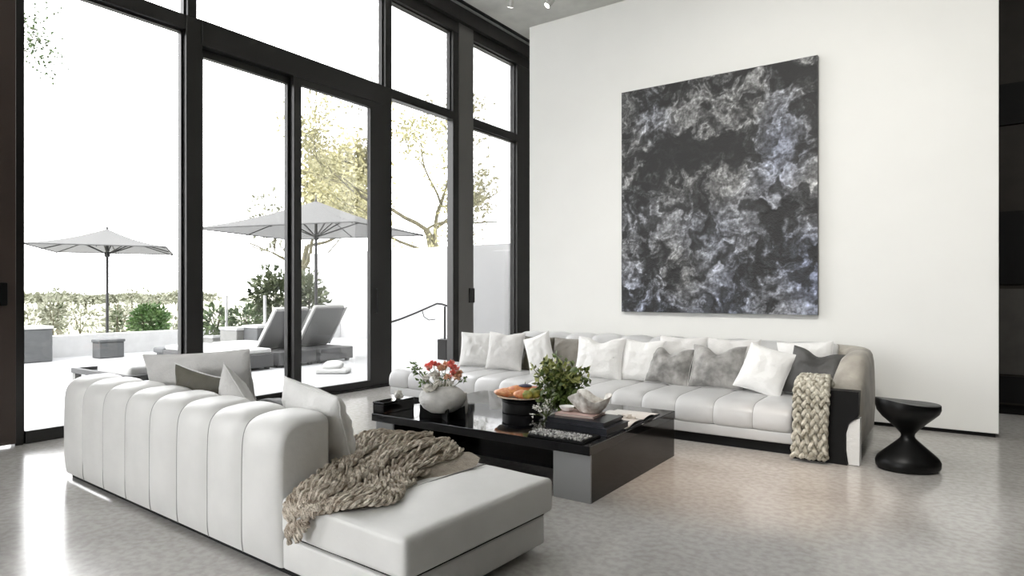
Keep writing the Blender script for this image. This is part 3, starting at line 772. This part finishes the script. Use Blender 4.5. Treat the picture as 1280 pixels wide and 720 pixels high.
def blossom(c, r, n=22):
    bb = NB()
    for i in range(n):
        d = rdir(); d.z = abs(d.z)*.8+.1 if i % 3 else d.z
        leaf(bb, Vector(c)+d*r*.1, d, rdir(), r*random.uniform(.8,1.15), r*.9, 0, .35)
    ball(bb, c, r*.45, (1,1,.8), 2, .4, 4)
    return bb
for (x, y, z, m, r) in F:
    c = Rc*x+Fc*y+Vector((0,0,z))
    obj('blossom', blossom(c, r), M[m], fl)
    tube(b, [Vector((c.x*.15, c.y*.15, -.04)), Vector((c.x*.7, c.y*.7, c.z*.5)), c], .0022, 5)
for (x, z, r) in ((-.135,.10,.028),(-.15,.13,.022),(-.11,.06,.03),(-.165,.115,.02),(.12,.05,.02),(-.02,.05,.03),(-.115,.03,.025),(.02,.06,.02)):
    c = Rc*x+Vector((0,0,z)); leafcloud(lf, c, (r,r,r), 16, .026, .014, 1, .1)
    tube(b, [Vector((c.x*.15, c.y*.15, -.04)), c], .002, 5)
obj('stems', b, M['stem'], fl); obj('leaves', lf, M['leafgr'], fl)

p = at(578, 4.62)
b = NB(); lathe(b, [(.030,0),(.036,.004),(.040,.05),(.038,.10),(.034,.14),(.036,.15),(.031,.15),(.029,.13),(.01,.02)], 32)
base_obj('bud_vase', b, M['stone'], 'slim grey cylinder vase half hidden behind the round stone vase', 'vase', origin=(p.x, p.y, TZ))
# round black tray box with board and fruit
TXc, TYc = -2.61, 3.90
t = thing('round_box', 'low round black box in the middle of the coffee table', 'box', (TXc, TYc, TZ))
b = NB(); lathe(b, [(.145,0),(.15,.004),(.15,.07),(.146,.075)], 56); obj('body', b, M['black'], t)
b = NB(); lathe(b, [(.150,.076),(.153,.078),(.153,.094),(.149,.096)], 56); obj('lid', b, M['black'], t)
b = NB(); lathe(b, [(.02,.0),(.12,.003),(.185,.016),(.19,.022),(.185,.023),(.12,.010),(.02,.007)], 56)
base_obj('serving_plate', b, M['wood'], 'shallow pale wooden plate on the round black box carrying orange fruit', 'plate', origin=(TXc, TYc, TZ+.097))
FR = [(-.105,.01,.018,.052,'orange','long orange gourd lying at the left of the wooden plate',(1.6,.8,.5)),(-.02,.02,.022,.06,'rust','rust red gourd in the middle of the wooden plate',(1.5,1,.55)),(.06,.03,.020,.055,'rust','rust red gourd at the right of the wooden plate',(1.3,1,.55)),
      (.0,-.07,.016,.04,'orange','small orange gourd at the front of the wooden plate',(1.4,.8,.6)),(.085,-.05,.014,.036,'greenfruit','green gold fruit at the right front of the wooden plate',(1.2,1,.8)),(.03,-.085,.014,.03,'greenfruit','small green gold fruit at the front edge of the wooden plate',(1.2,1,.8))]
for (x, y, z, r, m, lab, sc) in FR:
    c = Rc*x+Fc*y
    o = thing('gourd', lab, 'fruit', (TXc+c.x, TYc+c.y, TZ+.108), YAW, 'fruit on the wooden plate')
    r *= 1.25
    b = NB(); ball(b, (0,0,r*sc[2]), r, sc, 3, .12, 2); obj('flesh', b, M[m], o)
    b = NB(); tube(b, [(r*sc[0]*.9,0,r*sc[2]),(r*sc[0]*1.15,0,r*sc[2]*1.25)], [.004,.002], 6); obj('stalk', b, M['stem'], o)
o = thing('gourd', 'dusky blue fruit topping the pile on the wooden plate', 'fruit', (TXc-.00+Rc.x*.01, TYc+Fc.y*.02, TZ+.172), YAW, 'fruit on the wooden plate')
b = NB(); ball(b, (0,0,.014), .04, (1.3,.9,.36), 3, .1, 2); obj('flesh', b, M['darkfruit'], o); b = NB(); tube(b, [(0,0,.026),(.004,0,.044)], [.003,.002], 6); obj('stalk', b, M['stem'], o)

# leafy plant in a bowl with white blossom clusters
PX, PY = -2.28, 3.92
pl = thing('potted_plant', 'bushy dark green plant with glossy leaves in a white bowl on the coffee table', 'plant', (PX, PY, TZ))
b = NB(); lathe(b, [(.035,0),(.05,.006),(.07,.03),(.078,.06),(.074,.062),(.066,.035),(.02,.03)], 36); obj('bowl', b, M['white'], pl)
random.seed(11)
sb = NB(); ld = NB(); ly = NB()
for i in range(64):
    a = random.uniform(0, 2*PI); el = random.uniform(.35, 1.5); L = random.uniform(.20,.40)*(1 if el > .85 else .50)
    d = Vector((math.cos(a)*math.cos(el), math.sin(a)*math.cos(el), math.sin(el)))
    pts = [Vector((0,0,.05))+d*L*k/5+Vector((0,0,-.02*(k/5)**2)) for k in range(6)]
    tube(sb, pts, .0025, 5)
    for k in range(2, 6):
        for q in range(6):
            dd = (d*.5+rdir()).normalized()
            tgt = ly if (pts[k].z > .24 and random.random() < .55) else ld  # some of the leaves high on the stems are yellow-green
            leaf(tgt, pts[k]+rv(.006), dd, rdir(), random.uniform(.038,.066), random.uniform(.022,.034), 0, .15)
obj('stems', sb, M['stem'], pl); obj('leaves', ld, M['leafdk'], pl); o = obj('upper_leaves', ly, M['leafyl'], pl); o['label'] = 'yellow-green leaves at the top'
wf = thing('flower_spray', 'cluster of small white blossoms at the foot of the leafy plant', 'flowers', (PX-.06, PY-.13, TZ))
sb = NB(); wb = NB()
for i in range(30):
    c = Rc*random.uniform(-.10,.10)+Fc*random.uniform(-.04,.04)+Vector((0,0,random.uniform(.02,.13)))
    tube(sb, [(0,0,0), c*.6+Vector((0,0,.01)), c], .0018, 4)
    leafcloud(wb, c, (.010,.010,.010), 9, .016, .014, 1, .1)
obj('stems', sb, M['stem'], wf); pt = obj('petals', wb, M['whitepet'], wf); pt['kind'] = 'stuff'

# stack of books near the right front corner
def book(name_label, loc, w_, d_, h_, cov, rz, group='stacked books on the coffee table', title=False):
    t = thing('book', name_label, 'book', loc, rz, group)
    b = NB(); box(b, -w_/2, w_/2, -d_/2, d_/2, 0, .004); box(b, -w_/2, w_/2, -d_/2, d_/2, h_-.004, h_); box(b, -w_/2, -w_/2+.004, -d_/2, d_/2, .004, h_-.004); obj('cover', b, M[cov], t, smooth=False)
    b = NB(); box(b, -w_/2+.004, w_/2-.006, -d_/2+.006, d_/2-.006, .004, h_-.004); obj('pages', b, M['pages' if cov != 'greybook' else 'greybook'], t, smooth=False)
    return t
rb = thing('beaded_tray', 'flat black tray covered in dark and silver beads at the front edge of the table', 'tray', (-1.93, 3.36, TZ), 0)
b = NB(); box(b, -.21, .17, -.115, .115, 0, .012, bev=.003, seg=1); obj('base', b, M['black'], rb, smooth=False)
b = NB()
for i in range(17):
    for j in range(7):
        q = bmesh.ops.create_icosphere(b, subdivisions=1, radius=.0105); bmesh.ops.translate(b, verts=q['verts'], vec=(-.195+i*.0218+random.uniform(-.003,.003), -.10+j*.02+random.uniform(-.003,.003), .018+random.uniform(0,.004)))
o = obj('bead_inlay', b, M['beads'], rb); o['kind'] = 'stuff'
BXc, BYc = -1.95, 3.66
book('large black book at the bottom of the stack on the coffee table', (BXc, BYc, TZ), .44, .32, .045, 'greybook', .0)
book('thinner charcoal book in the middle of the stack on the coffee table', (BXc-.015, BYc+.0, TZ+.0455), .40, .29, .03, 'greybook', .03)
book('dusty pink book on top of the stack on the coffee table', (BXc-.06, BYc+.02, TZ+.076), .27, .20, .016, 'pinkbook', .06)
b = NB(); 
lathe(b, [(.02,0),(.03,.004),(.045,.02),(.052,.034),(.048,.034),(.035,.016),(.01,.01)], 30)
base_obj('small_bowl', b, M['white'], 'little white bowl on the pink book, left of the shell bowl', 'bowl', origin=(BXc-.15, BYc+.0, TZ+.0925))
# ruffled shell bowl
def shellfn(p, r, a, z):
    k = 1+.16*math.sin(5*a+z*20)*(z/.09)+.08*noise.noise(Vector((math.cos(a)*3, math.sin(a)*3, z*25)))
    return Vector((p.x*k, p.y*k, p.z*(1+.22*math.sin(3*a+1)*(z/.09))))
b = NB(); lathe(b, [(.04,0),(.065,.005),(.088,.036),(.105,.078),(.116,.108),(.110,.108),(.095,.075),(.07,.036),(.02,.016)], 60, sx=1.15, sy=.85, fn=shellfn)
base_obj('shell_bowl', b, M['shell'], 'ruffled white and brown shell bowl standing on the pink book', 'bowl', origin=(BXc+.0, BYc+.04, TZ+.093))
b = NB(); ball(b, (0,0,.022), .03, (1.3,1,.7), 3, .5, 3); ball(b, (.04,.01,.015), .02, (1,1,.7), 3, .5, 3)
base_obj('coral_piece', b, M['shell'], 'small white coral lump on the black books to the right of the shell bowl', 'ornament', origin=(-1.84, 4.02, TZ+.001), rz=.3)
# open magazine lying over the right edge of the top
mg = thing('open_magazine', 'open grey magazine lying on the right side of the coffee table', 'magazine', (-1.875, 4.02, TZ), .04); mg.scale = (1.05, 1.30, 1)
b = NB(); box(b, -.17, .14, -.22, .26, 0, .005)
obj('cover', b, M['greybook'], mg, smooth=False)
for s, nm in ((1,'right page block'),(-1,'left page block')):
    b = NB(); grid(b, 14, 10, lambda u, v, s=s: Vector((-.015+(.31*v-.155)*.96, .02+s*(.008+.225*u), .007+.016*math.sin(min(1,u*1.3)*PI)*.9+.006*(1-u))))
    V2 = NB(); obj('page_block', b, M['paper'], mg); V2.free()
b = NB(); box(b, -.03, .02, -.03, .01, .024, .034, bev=.004); o = obj('bookmark', b, M['black'], mg)

# ------------------------------------------------------------------ hourglass side table
hg = thing('side_table', 'glossy black hourglass side table standing on the floor right of the long sofa', 'side table', (-.27, 5.12, 0), YAW)
def hgfn(p, r, a, z):
    q = Vector(p)
    if z > .36: q.z += (-.020*p.x/.2 + .012*(p.x/.2)**2)*(z-.36)/.09
    return q
b = NB(); lathe(b, [(.150,0),(.185,.004),(.200,.022),(.203,.055),(.190,.082),(.155,.115),(.11,.155),(.070,.190),(.048,.212),(.042,.228),(.046,.244),(.070,.272),(.115,.315),(.160,.355),(.192,.388),(.200,.41)], 48, sy=.85, fn=hgfn); obj('body', b, M['stool'], hg, angle=60)
b = NB(); lathe(b, [(.200,.41),(.202,.414),(.202,.448),(.198,.453),(.10,.447),(.01,.445)], 48, sy=.85, fn=hgfn); obj('top', b, M['stool'], hg, angle=60)

# ------------------------------------------------------------------ terrace
b = NB(); box(b, -14.0, XW-.08, -12, 11.6, -.2, -.005); struct('terrace_floor', b, M['patio'])
b = NB(); box(b, -600, -14.0, -400, 500, -1.2, -1.0); struct('field_ground', b, M['drygrass'])
# terrace walls
b = NB(); box(b, -13.95, -13.7, -6, 11.6, -.2, .40, bev=.01, seg=1); struct('terrace_wall', b, M['lowwall'])
b = NB(); box(b, -15.0, -4.6, 11.6, 11.9, -.2, 2.30, bev=.01, seg=1); struct('garden_wall', b, M['whitewall'])
b = NB(); box(b, -8.25, -7.95, 11.2, 11.6, 0, 2.12, bev=.01, seg=1); struct('garden_wall_pier', b, M['whitewall'])

def planter(name, label, x, y, w_, d_, h_, m, cat='planter', rim='lowwall'):
    t = thing(name, label, cat, (x, y, 0))
    b = NB(); box(b, -w_/2, w_/2, -d_/2, d_/2, 0, h_-.05, bev=.01, seg=1); obj('body', b, M[m], t, smooth=False)
    b = NB(); box(b, -w_/2-.015, w_/2+.015, -d_/2-.015, d_/2+.015, h_-.05, h_, bev=.008, seg=1); obj('rim', b, M[rim], t, smooth=False)
planter('stone_planter', 'tall grey stone block with pale top at the far left of the terrace', -13.3, 4.35, .6, .55, .62, 'planter')
planter('stone_planter', 'lower dark grey stone block under the far umbrella beside the low wall', -12.95, 5.50, .3, .42, .34, 'planter', rim='planter')

# planters with plants past the loungers
for i, (u, d, w_, h_, m, lab) in enumerate(((272, 13.0, .5, .35, 'planterlt', 'pale low planter with a leafy shrub, leftmost behind the loungers'),
        (302, 12.2, .55, .55, 'planterlt', 'pale green-grey box planter behind the loungers'), (326, 12.0, .45, .60, 'planter', 'mid grey square planter behind the loungers'),
        (350, 12.4, .55, .55, 'planterlt', 'pale planter half behind the black door stile'))):
    p = at(u, d); planter('terrace_planter', lab, p.x, p.y, w_, w_, h_, m)
random.seed(5)
def shrub(label, u, d, z0, rx, rz, n, L, m, name='garden_shrub', group=None, stems=5):
    p = at(u, d); t = thing(name, label, 'shrub', (p.x, p.y, z0), 0, group)
    b = NB()
    for i in range(stems):
        a = random.uniform(0, 2*PI); q = random.uniform(.2,.6)
        tube(b, [(0,0,0), (math.cos(a)*rx*q*.4, math.sin(a)*rx*q*.4, rz*.8), (math.cos(a)*rx*q, math.sin(a)*rx*q, rz*1.5)], [.015,.008], 5) if False else tube(b, [(0,0,0), (math.cos(a)*rx*q*.4, math.sin(a)*rx*q*.4, rz*.8), (math.cos(a)*rx*q, math.sin(a)*rx*q, rz*1.5)], [.02,.012,.006], 5)
    obj('stems', b, M['bark'], t)
    b = NB(); leafcloud(b, (0,0,rz), (rx,rx,rz), n, L, L*.5, 1, .35); obj('foliage', b, M[m], t)
    return t
shrub('rounded fresh green shrub above the low terrace wall beneath the far umbrella', 187, 14.6, .1, .40, .42, 1500, .12, 'shrubfresh')
GP = 'garden plants beyond the terrace'
shrub('loose leafy plant growing from the leftmost planter, left of the box planters', 270, 13.0, .30, .36, .34, 260, .14, 'shrub', group=GP)
shrub('leafy dark plant rising above the box planters near the door post', 305, 12.9, .40, .42, .26, 260, .12, 'shrub', group=GP)
shrub('tall dark hedge shrub behind the loungers, left of the umbrella pole', 345, 14.2, .1, .62, .85, 1500, .16, 'hedge', group=GP)
shrub('tall green hedge shrub right of the door stile beside the garden wall', 384, 14.4, .1, .42, .80, 900, .16, 'hedge', group=GP)
shrub('small airy pale tree above the hedge, just left of the door stile', 343, 17, 2.3, .7, .85, 260, .16, 'hazeleaf', group=GP)
for u, d, rx, rz, n, lab in ((40, 19, .9, .55, 380, 'pale bush in the garden at the far left, above the grey stone block'), (66, 17, .35, .65, 260, 'slim pale bush left of the far umbrella'),
        (100, 24, 1.2, .5, 380, 'wide pale bush between the slim bush and the far umbrella pole'), (150, 19, .5, .55, 260, 'pale bush immediately right of the far umbrella pole'),
        (172, 24, 1.0, .75, 340, 'pale airy bush behind the rounded green shrub'), (212, 17, .35, .25, 130, 'low pale bush between the rounded shrub and the window post')):
    shrub(lab, u, d, -.35 if d > 18 else -.2, rx, rz+.1, n, .17, 'hazeleaf', group=GP)
def stalk(label, u, d, h_):
    p = at(u, d); t = thing('garden_stalk', label, 'plant', (p.x, p.y, -.4), 0, GP)
    b = NB(); tube(b, [(0,0,0),(.02,0,h_*.5),(0,.02,h_+.4)], [.03,.03,.012], 6); obj('stem', b, M['bark'], t)
    b = NB(); leafcloud(b, (0,0,h_*.55+.4), (.09,.09,h_*.42), 120, .14, .06, 1, .2); obj('foliage', b, M['hedge'], t)
stalk('slim dark cypress-like stalk at the left of the far umbrella', 72, 18, 1.35)
stalk('slim stalk just right of the far umbrella pole', 146, 17, .9)
# distant tree line
random.seed(9)
for i in range(9):
    u = 20+i*29; p = at(u, 70+(i%3)*9); hh = random.uniform(.35,.75)
    t = thing('distant_tree', 'faint pale tree on the far skyline beyond the field', 'tree', (p.x, p.y, -1.0), 0, 'faint trees on the skyline')
    b = NB(); leafcloud(b, (0,0,1.2+hh*.8), (2.2+random.random()*1.2, 1.8, hh*.9), 420, .5, .3, 1, .2); obj('crown', b, M['hazeleaf'], t)
    b = NB(); tube(b, [(0,0,0),(0,0,1.2)], [.15,.1], 6); obj('trunk', b, M['bark'], t)

# yellow flowering tree behind the wall
def branch(bm, p, d, L, r, depth, tips):
    n = 6; pts = [p]; q = p.copy(); dd = d.copy()
    for i in range(n):
        dd = (dd+rv(.22)+Vector((0,0,.04))).normalized(); q = q+dd*L/n; pts.append(q.copy())
    rr = [r*(1-.45*i/n) for i in range(n+1)]
    tube(bm, pts, rr, 6 if depth > 1 else 4)
    tips += pts[2:] if depth <= 2 else []
    if depth == 0: return
    for k in range(3 if depth > 1 else 3):
        j = random.randrange(2, n+1)
        nd = (dd+rv(.95)).normalized(); nd.z = abs(nd.z)*.8+.1
        branch(bm, pts[j] if k else pts[-1], nd.normalized(), L*random.uniform(.6,.8), rr[j if k else -1]*.7, depth-1, tips)
def tree(label, u, d, z0, H1, r, seed, lean, nleaf, L, m, depth=4, spread=.3, keep=None):
    random.seed(seed)
    p = at(u, d); t = thing('garden_tree', label, 'tree', (p.x, p.y, z0))
    b = NB(); tips = []; branch(b, Vector((0,0,0)), Vector(lean).normalized(), H1, r, depth, tips); obj('trunk', b, M['bark'], t)
    mx = sum(q.x for q in tips)/len(tips); my = sum(q.y for q in tips)/len(tips); t.location.x -= mx; t.location.y -= my
    if keep:
        tips = [q for q in tips if abs((q.x-mx)*Rc.x+(q.y-my)*Rc.y) < keep[0] and keep[1] < q.z < keep[2]] or tips
    b = NB()
    for _ in range(nleaf):
        q = random.choice(tips)+rv(spread); leaf(b, q, rdir(), rdir(), L*random.uniform(.6,1.3), L*.5)
    obj('foliage', b, M[m], t)
tree('bare-branched tree with yellow-green buds rising behind the white garden wall', 497, 18.5, -.3, 3.7, .2, 21, (.02,0,1), 4200, .15, 'treeleaf', 4, .32, keep=(2.6, 2.8, 12))
tree('dense yellow-flowering tree behind the large umbrella', 430, 24, -.3, 3.5, .18, 34, (-.05,0,1), 8000, .24, 'treeleaf2', 4, .65, keep=(1.0, 4.4, 8.2))
# twigs entering at the upper left
random.seed(2)
t = thing('overhanging_branch', 'sparse leafy branch hanging at the upper left beyond the glass', 'branch', tuple(at(2, 8.2)+Vector((0,0,4.5))))
b = NB(); l2 = NB()
for i in range(12):
    e = Rc*random.uniform(.25,.75)+Vector((0,0,random.uniform(-1.0,.35)))
    mid = e*.5+Vector((0,0,.1)); tube(b, [(0,0,0), mid, e], [.012,.006,.002], 5)
    for k in range(26):
        q = mid.lerp(e, random.random())+rv(.12); leaf(l2, q, rdir(), rdir(), .05, .035)
obj('twigs', b, M['bark'], t); obj('leaves', l2, M['shrub'], t)

# umbrellas
def umbrella(label, p, a_, b_, rz, zedge, zap, zhub):
    t = thing('patio_umbrella', label, 'umbrella', (p.x, p.y, 0), rz, 'terrace umbrellas')
    b = NB(); box(b, -.3, .3, -.3, .3, 0, .06, bev=.01, seg=1); obj('base', b, M['planter'], t, smooth=False)
    b = NB(); tube(b, [(0,0,.06),(0,0,zap-.03)], .028, 14); obj('pole', b, M['umbmetal'], t)
    b = NB(); tube(b, [(0,0,zap-.02),(0,0,zap+.05),(0,0,zap+.12)], [.03,.012,.008], 10); obj('finial', b, M['umbmetal'], t)
    # canopy: pyramid with sagging sides and a small thickness
    def top(u, v, off=0):
        x = (u*2-1); y = (v*2-1); k = max(abs(x), abs(y))
        sag = .05*math.sin(PI*k)*(1-abs(abs(x)-abs(y)))
        return Vector((x*a_/2, y*b_/2, zap-(zap-zedge)*k-sag-off))
    b = NB(); grid(b, 25, 25, lambda u, v: top(u, v))
    obj('canopy', b, M['umbr'], t, angle=25)
    b = NB(); tube(b, [top(i/24, 0) for i in range(25)]+[top(1, i/24) for i in range(1,25)]+[top(1-i/24, 1) for i in range(1,25)]+[top(0, 1-i/24) for i in range(1,25)], .012, 6); obj('hem', b, M['umbr'], t)
    b = NB(); tube(b, [(0,0,zhub-.05),(0,0,zhub+.05)], .05, 12); obj('hub', b, M['umbmetal'], t)
    for sx, sy in ((1,1),(1,-1),(-1,1),(-1,-1),(1,0),(-1,0),(0,1),(0,-1)):
        e = Vector((sx*a_/2*.985, sy*b_/2*.985, zedge-.03+.01)); ap = Vector((0,0,zap-.05)); m_ = ap.lerp(e, .45)+Vector((0,0,-.035))
        b = NB(); tube(b, [ap, m_, e], .010, 6); rb_ = obj('rib', b, M['umbmetal'], t)
        b = NB(); tube(b, [Vector((0,0,zhub)), m_], .012, 6); obj('strut', b, M['umbmetal'], rb_)
umbrella('far grey square patio umbrella at the left, beyond the left window pane', at(134, 13.0), 2.25, 2.8, math.radians(60), 2.08, 2.50, 1.98)
umbrella('large grey patio umbrella standing over the sun loungers', at(395, 12.2), 3.3, 2.6, math.radians(16), 2.36, 2.95, 2.26)

# sun loungers: feet away from the house, backs raised on the house side
def lounger(label, x, y, up):
    t = thing('sun_lounger', label, 'sun lounger', (x, y, 0), 0, 'sun loungers on the terrace')
    b = NB(); box(b, -2.0, 0, -.36, .36, .04, .25, bev=.01, seg=1); obj('frame', b, M['loungerframe'], t, smooth=False)
    for lx in (-1.9, -.10):
        for ly in (-.3, .3):
            b = NB(); box(b, lx-.03, lx+.03, ly-.03, ly+.03, 0, .045); obj('leg', b, M['loungerframe'], t, smooth=False)
    if up:
        obj('mattress', cushion(-1.98, -.66, -.34, .34, .25, .33, r=.03, puff=.01, n=10), M['mattress'], t)
        Rm = Matrix.Translation((-.62, 0, .27)) @ Matrix.Rotation(math.radians(-up), 4, 'Y')
        b = NB(); soft_box(b, 0, .82, -.33, .33, .03, .10, r=.03, puff=.008, n=10); bmesh.ops.transform(b, matrix=Rm, verts=b.verts); obj('back_cushion', b, M['mattress'], t)
        b = NB(); box(b, 0, .80, -.31, .31, -.0, .024, bev=.005, seg=1); bmesh.ops.transform(b, matrix=Rm, verts=b.verts); obj('backrest', b, M['loungerback'], t, smooth=False)
        b = NB(); 
        for s in (-1, 1): tube(b, [Rm @ Vector((0, s*.34, .01)), Rm @ Vector((.82, s*.34, .01))], .02, 8)
        obj('back_rails', b, M['mattress'], t)
    else:
        obj('mattress', cushion(-1.98, -.02, -.34, .34, .25, .33, r=.03, puff=.01, n=10), M['mattress'], t)
lounger('sun lounger with raised grey back right of the black door stile', -8.85, 7.42, 55)
lounger('sun lounger with raised back crossed by the black door stile', -8.85, 6.62, 52)
lounger('sun lounger lying flat, leftmost of the row behind the foreground sofa', -8.85, 5.80, 0)
# towel and bag on the terrace
p = at(417, 9.6)
b = NB(); soft_box(b, -.24, .24, -.14, .14, 0, .07, r=.03, puff=.02, n=14, wr=.03); soft_box(b, -.16, .14, -.10, .10, .05, .16, r=.05, puff=.03, n=14, wr=.06); 
base_obj('crumpled_towel', b, M['towel'], 'crumpled white towel lying on the terrace in front of the loungers', 'towel', origin=(p.x, p.y, 0), rz=YAW)
# low daybed outside by the left window
db = thing('daybed', 'low black-framed daybed with white mattress on the terrace past the foreground sofa', 'daybed', (-6.95, 3.45, 0))
b = NB()
for (x0, x1, y0, y1) in ((-.60,.62,-.60,-.55),(-.60,.62,.55,.60),(-.60,-.55,-.55,.55),(.57,.62,-.55,.55)): box(b, x0, x1, y0, y1, .37, .42)
obj('frame', b, M['loungerframe'], db, smooth=False)
b = NB(); box(b, -.55, .57, -.55, .55, .36, .385); obj('slat_deck', b, M['planter'], db, smooth=False)
for lx in (-.56,.58):
    for ly in (-.56,.56):
        b = NB(); box(b, lx-.03, lx+.03, ly-.03, ly+.03, 0, .37); obj('leg', b, M['planterlt'], db, smooth=False)
b = cushion(-.12, .56, -.56, .54, .386, .50, r=.04, puff=.02, n=16, wr=.015)
base_obj('daybed_mattress', b, M['mattress'], 'white mattress covering the right part of the black-framed daybed', 'mattress', origin=(-6.95, 3.45, 0))

# flat seat beyond the daybed
p = at(212, 11.0)
b = NB(); soft_box(b, -.17, .17, -.2, .2, .18, .27, r=.03, puff=.01, n=12); box(b, -.14, .14, -.15, .15, 0, .18)
base_obj('outdoor_stool', b, M['planter'], 'small dark grey cushioned stool just left of the wide black post', 'stool', origin=(p.x, p.y, 0))

# stair handrail and black lantern
hr = thing('stair_handrail', 'dark curved stair handrail on the terrace between the doorway posts', 'handrail', (-7.5, 8.4, 0))
def on(X, u, v):
    dx = -math.sin(YAW)+(u-640)/800*math.cos(YAW); dy = math.cos(YAW)+(u-640)/800*math.sin(YAW); d = X/dx
    return Vector((X, dy*d, H+(366-v)*d/800))
b = NB(); tube(b, [on(-7.5,484,404), on(-7.5,500,399), on(-7.5,520,391), on(-7.5,546,379.5), on(-7.5,552,380), on(-7.5,564,384)], .018, 8); obj('rail', b, M['rail'], hr, world=True)
b = NB(); tube(b, [on(-7.52,556,383), on(-7.52,556,424)], .018, 8); tube(b, [on(-7.52,560,386), on(-7.52,561,424)], .010, 8); obj('post', b, M['rail'], hr, world=True)
b = NB(); tube(b, [on(-7.5,528,389), on(-7.5,530,396), on(-7.5,536,400), on(-7.5,544,399)], .008, 6); obj('bracket', b, M['rail'], hr, world=True)
p = on(-7.6, 555, 470)
ln = thing('floor_lantern', 'black box lantern standing on the terrace under the handrail post', 'lantern', (-7.6, 8.85, 0))
b = NB(); box(b, -.10, .10, -.12, .12, .0, .36, bev=.006, seg=1); obj('body', b, M['frame'], ln, smooth=False)
b = NB(); box(b, -.07, .07, -.08, .08, .36, .38, bev=.004, seg=1); tube(b, [(0,-.06,.38),(0,-.03,.42),(0,.03,.42),(0,.06,.38)], .006, 6); obj('lid', b, M['steel'], ln)

# glass balustrade posts at the terrace edge
for u, d in ((283, 12.6), (331, 12.5)):
    p = at(u, d); b = NB(); box(b, -.02, .02, -.02, .02, 0, 1.15); box(b, -.035, .035, -.035, .035, 0, .02)
    base_obj('balustrade_post', b, M['lowwall'], 'slim pale post %s behind the planters' % ('left of the dark hedge shrub' if u == 283 else 'in front of the dark hedge shrub'), 'post', group='pale posts behind the planters', origin=(p.x, p.y, 0), smooth=False)

# ------------------------------------------------------------------ lamps
def spotlamp(name, loc, tgt, power, size, color, blend=.8):
    l = bpy.data.lights.new(name, 'SPOT'); l.energy = power; l.spot_size = math.radians(size); l.spot_blend = blend; l.color = color; l.shadow_soft_size = .08
    o = bpy.data.objects.new(name, l); link(o); o.location = loc
    o.rotation_euler = (Vector(tgt)-Vector(loc)).to_track_quat('-Z', 'Y').to_euler()
for i, (x, tx, pw) in enumerate(((-3.2,-3.1,70),(-1.6,-1.2,300),(.1,-.3,720))):
    spotlamp('wall_fill_light', (x, .8, 5.3), (tx, 6.62, .9), pw, 74, (1,.975,.925), 1.0)  # unseen lamps added to brighten the white wall, most at its right
spotlamp('warm_fill_spot', (-1.0, 3.4, 5.35), (-1.12, 4.2, 0), 400, 24, (1, .58, .28), 1.0)  # unseen lamp added to lay a warm glow on the floor
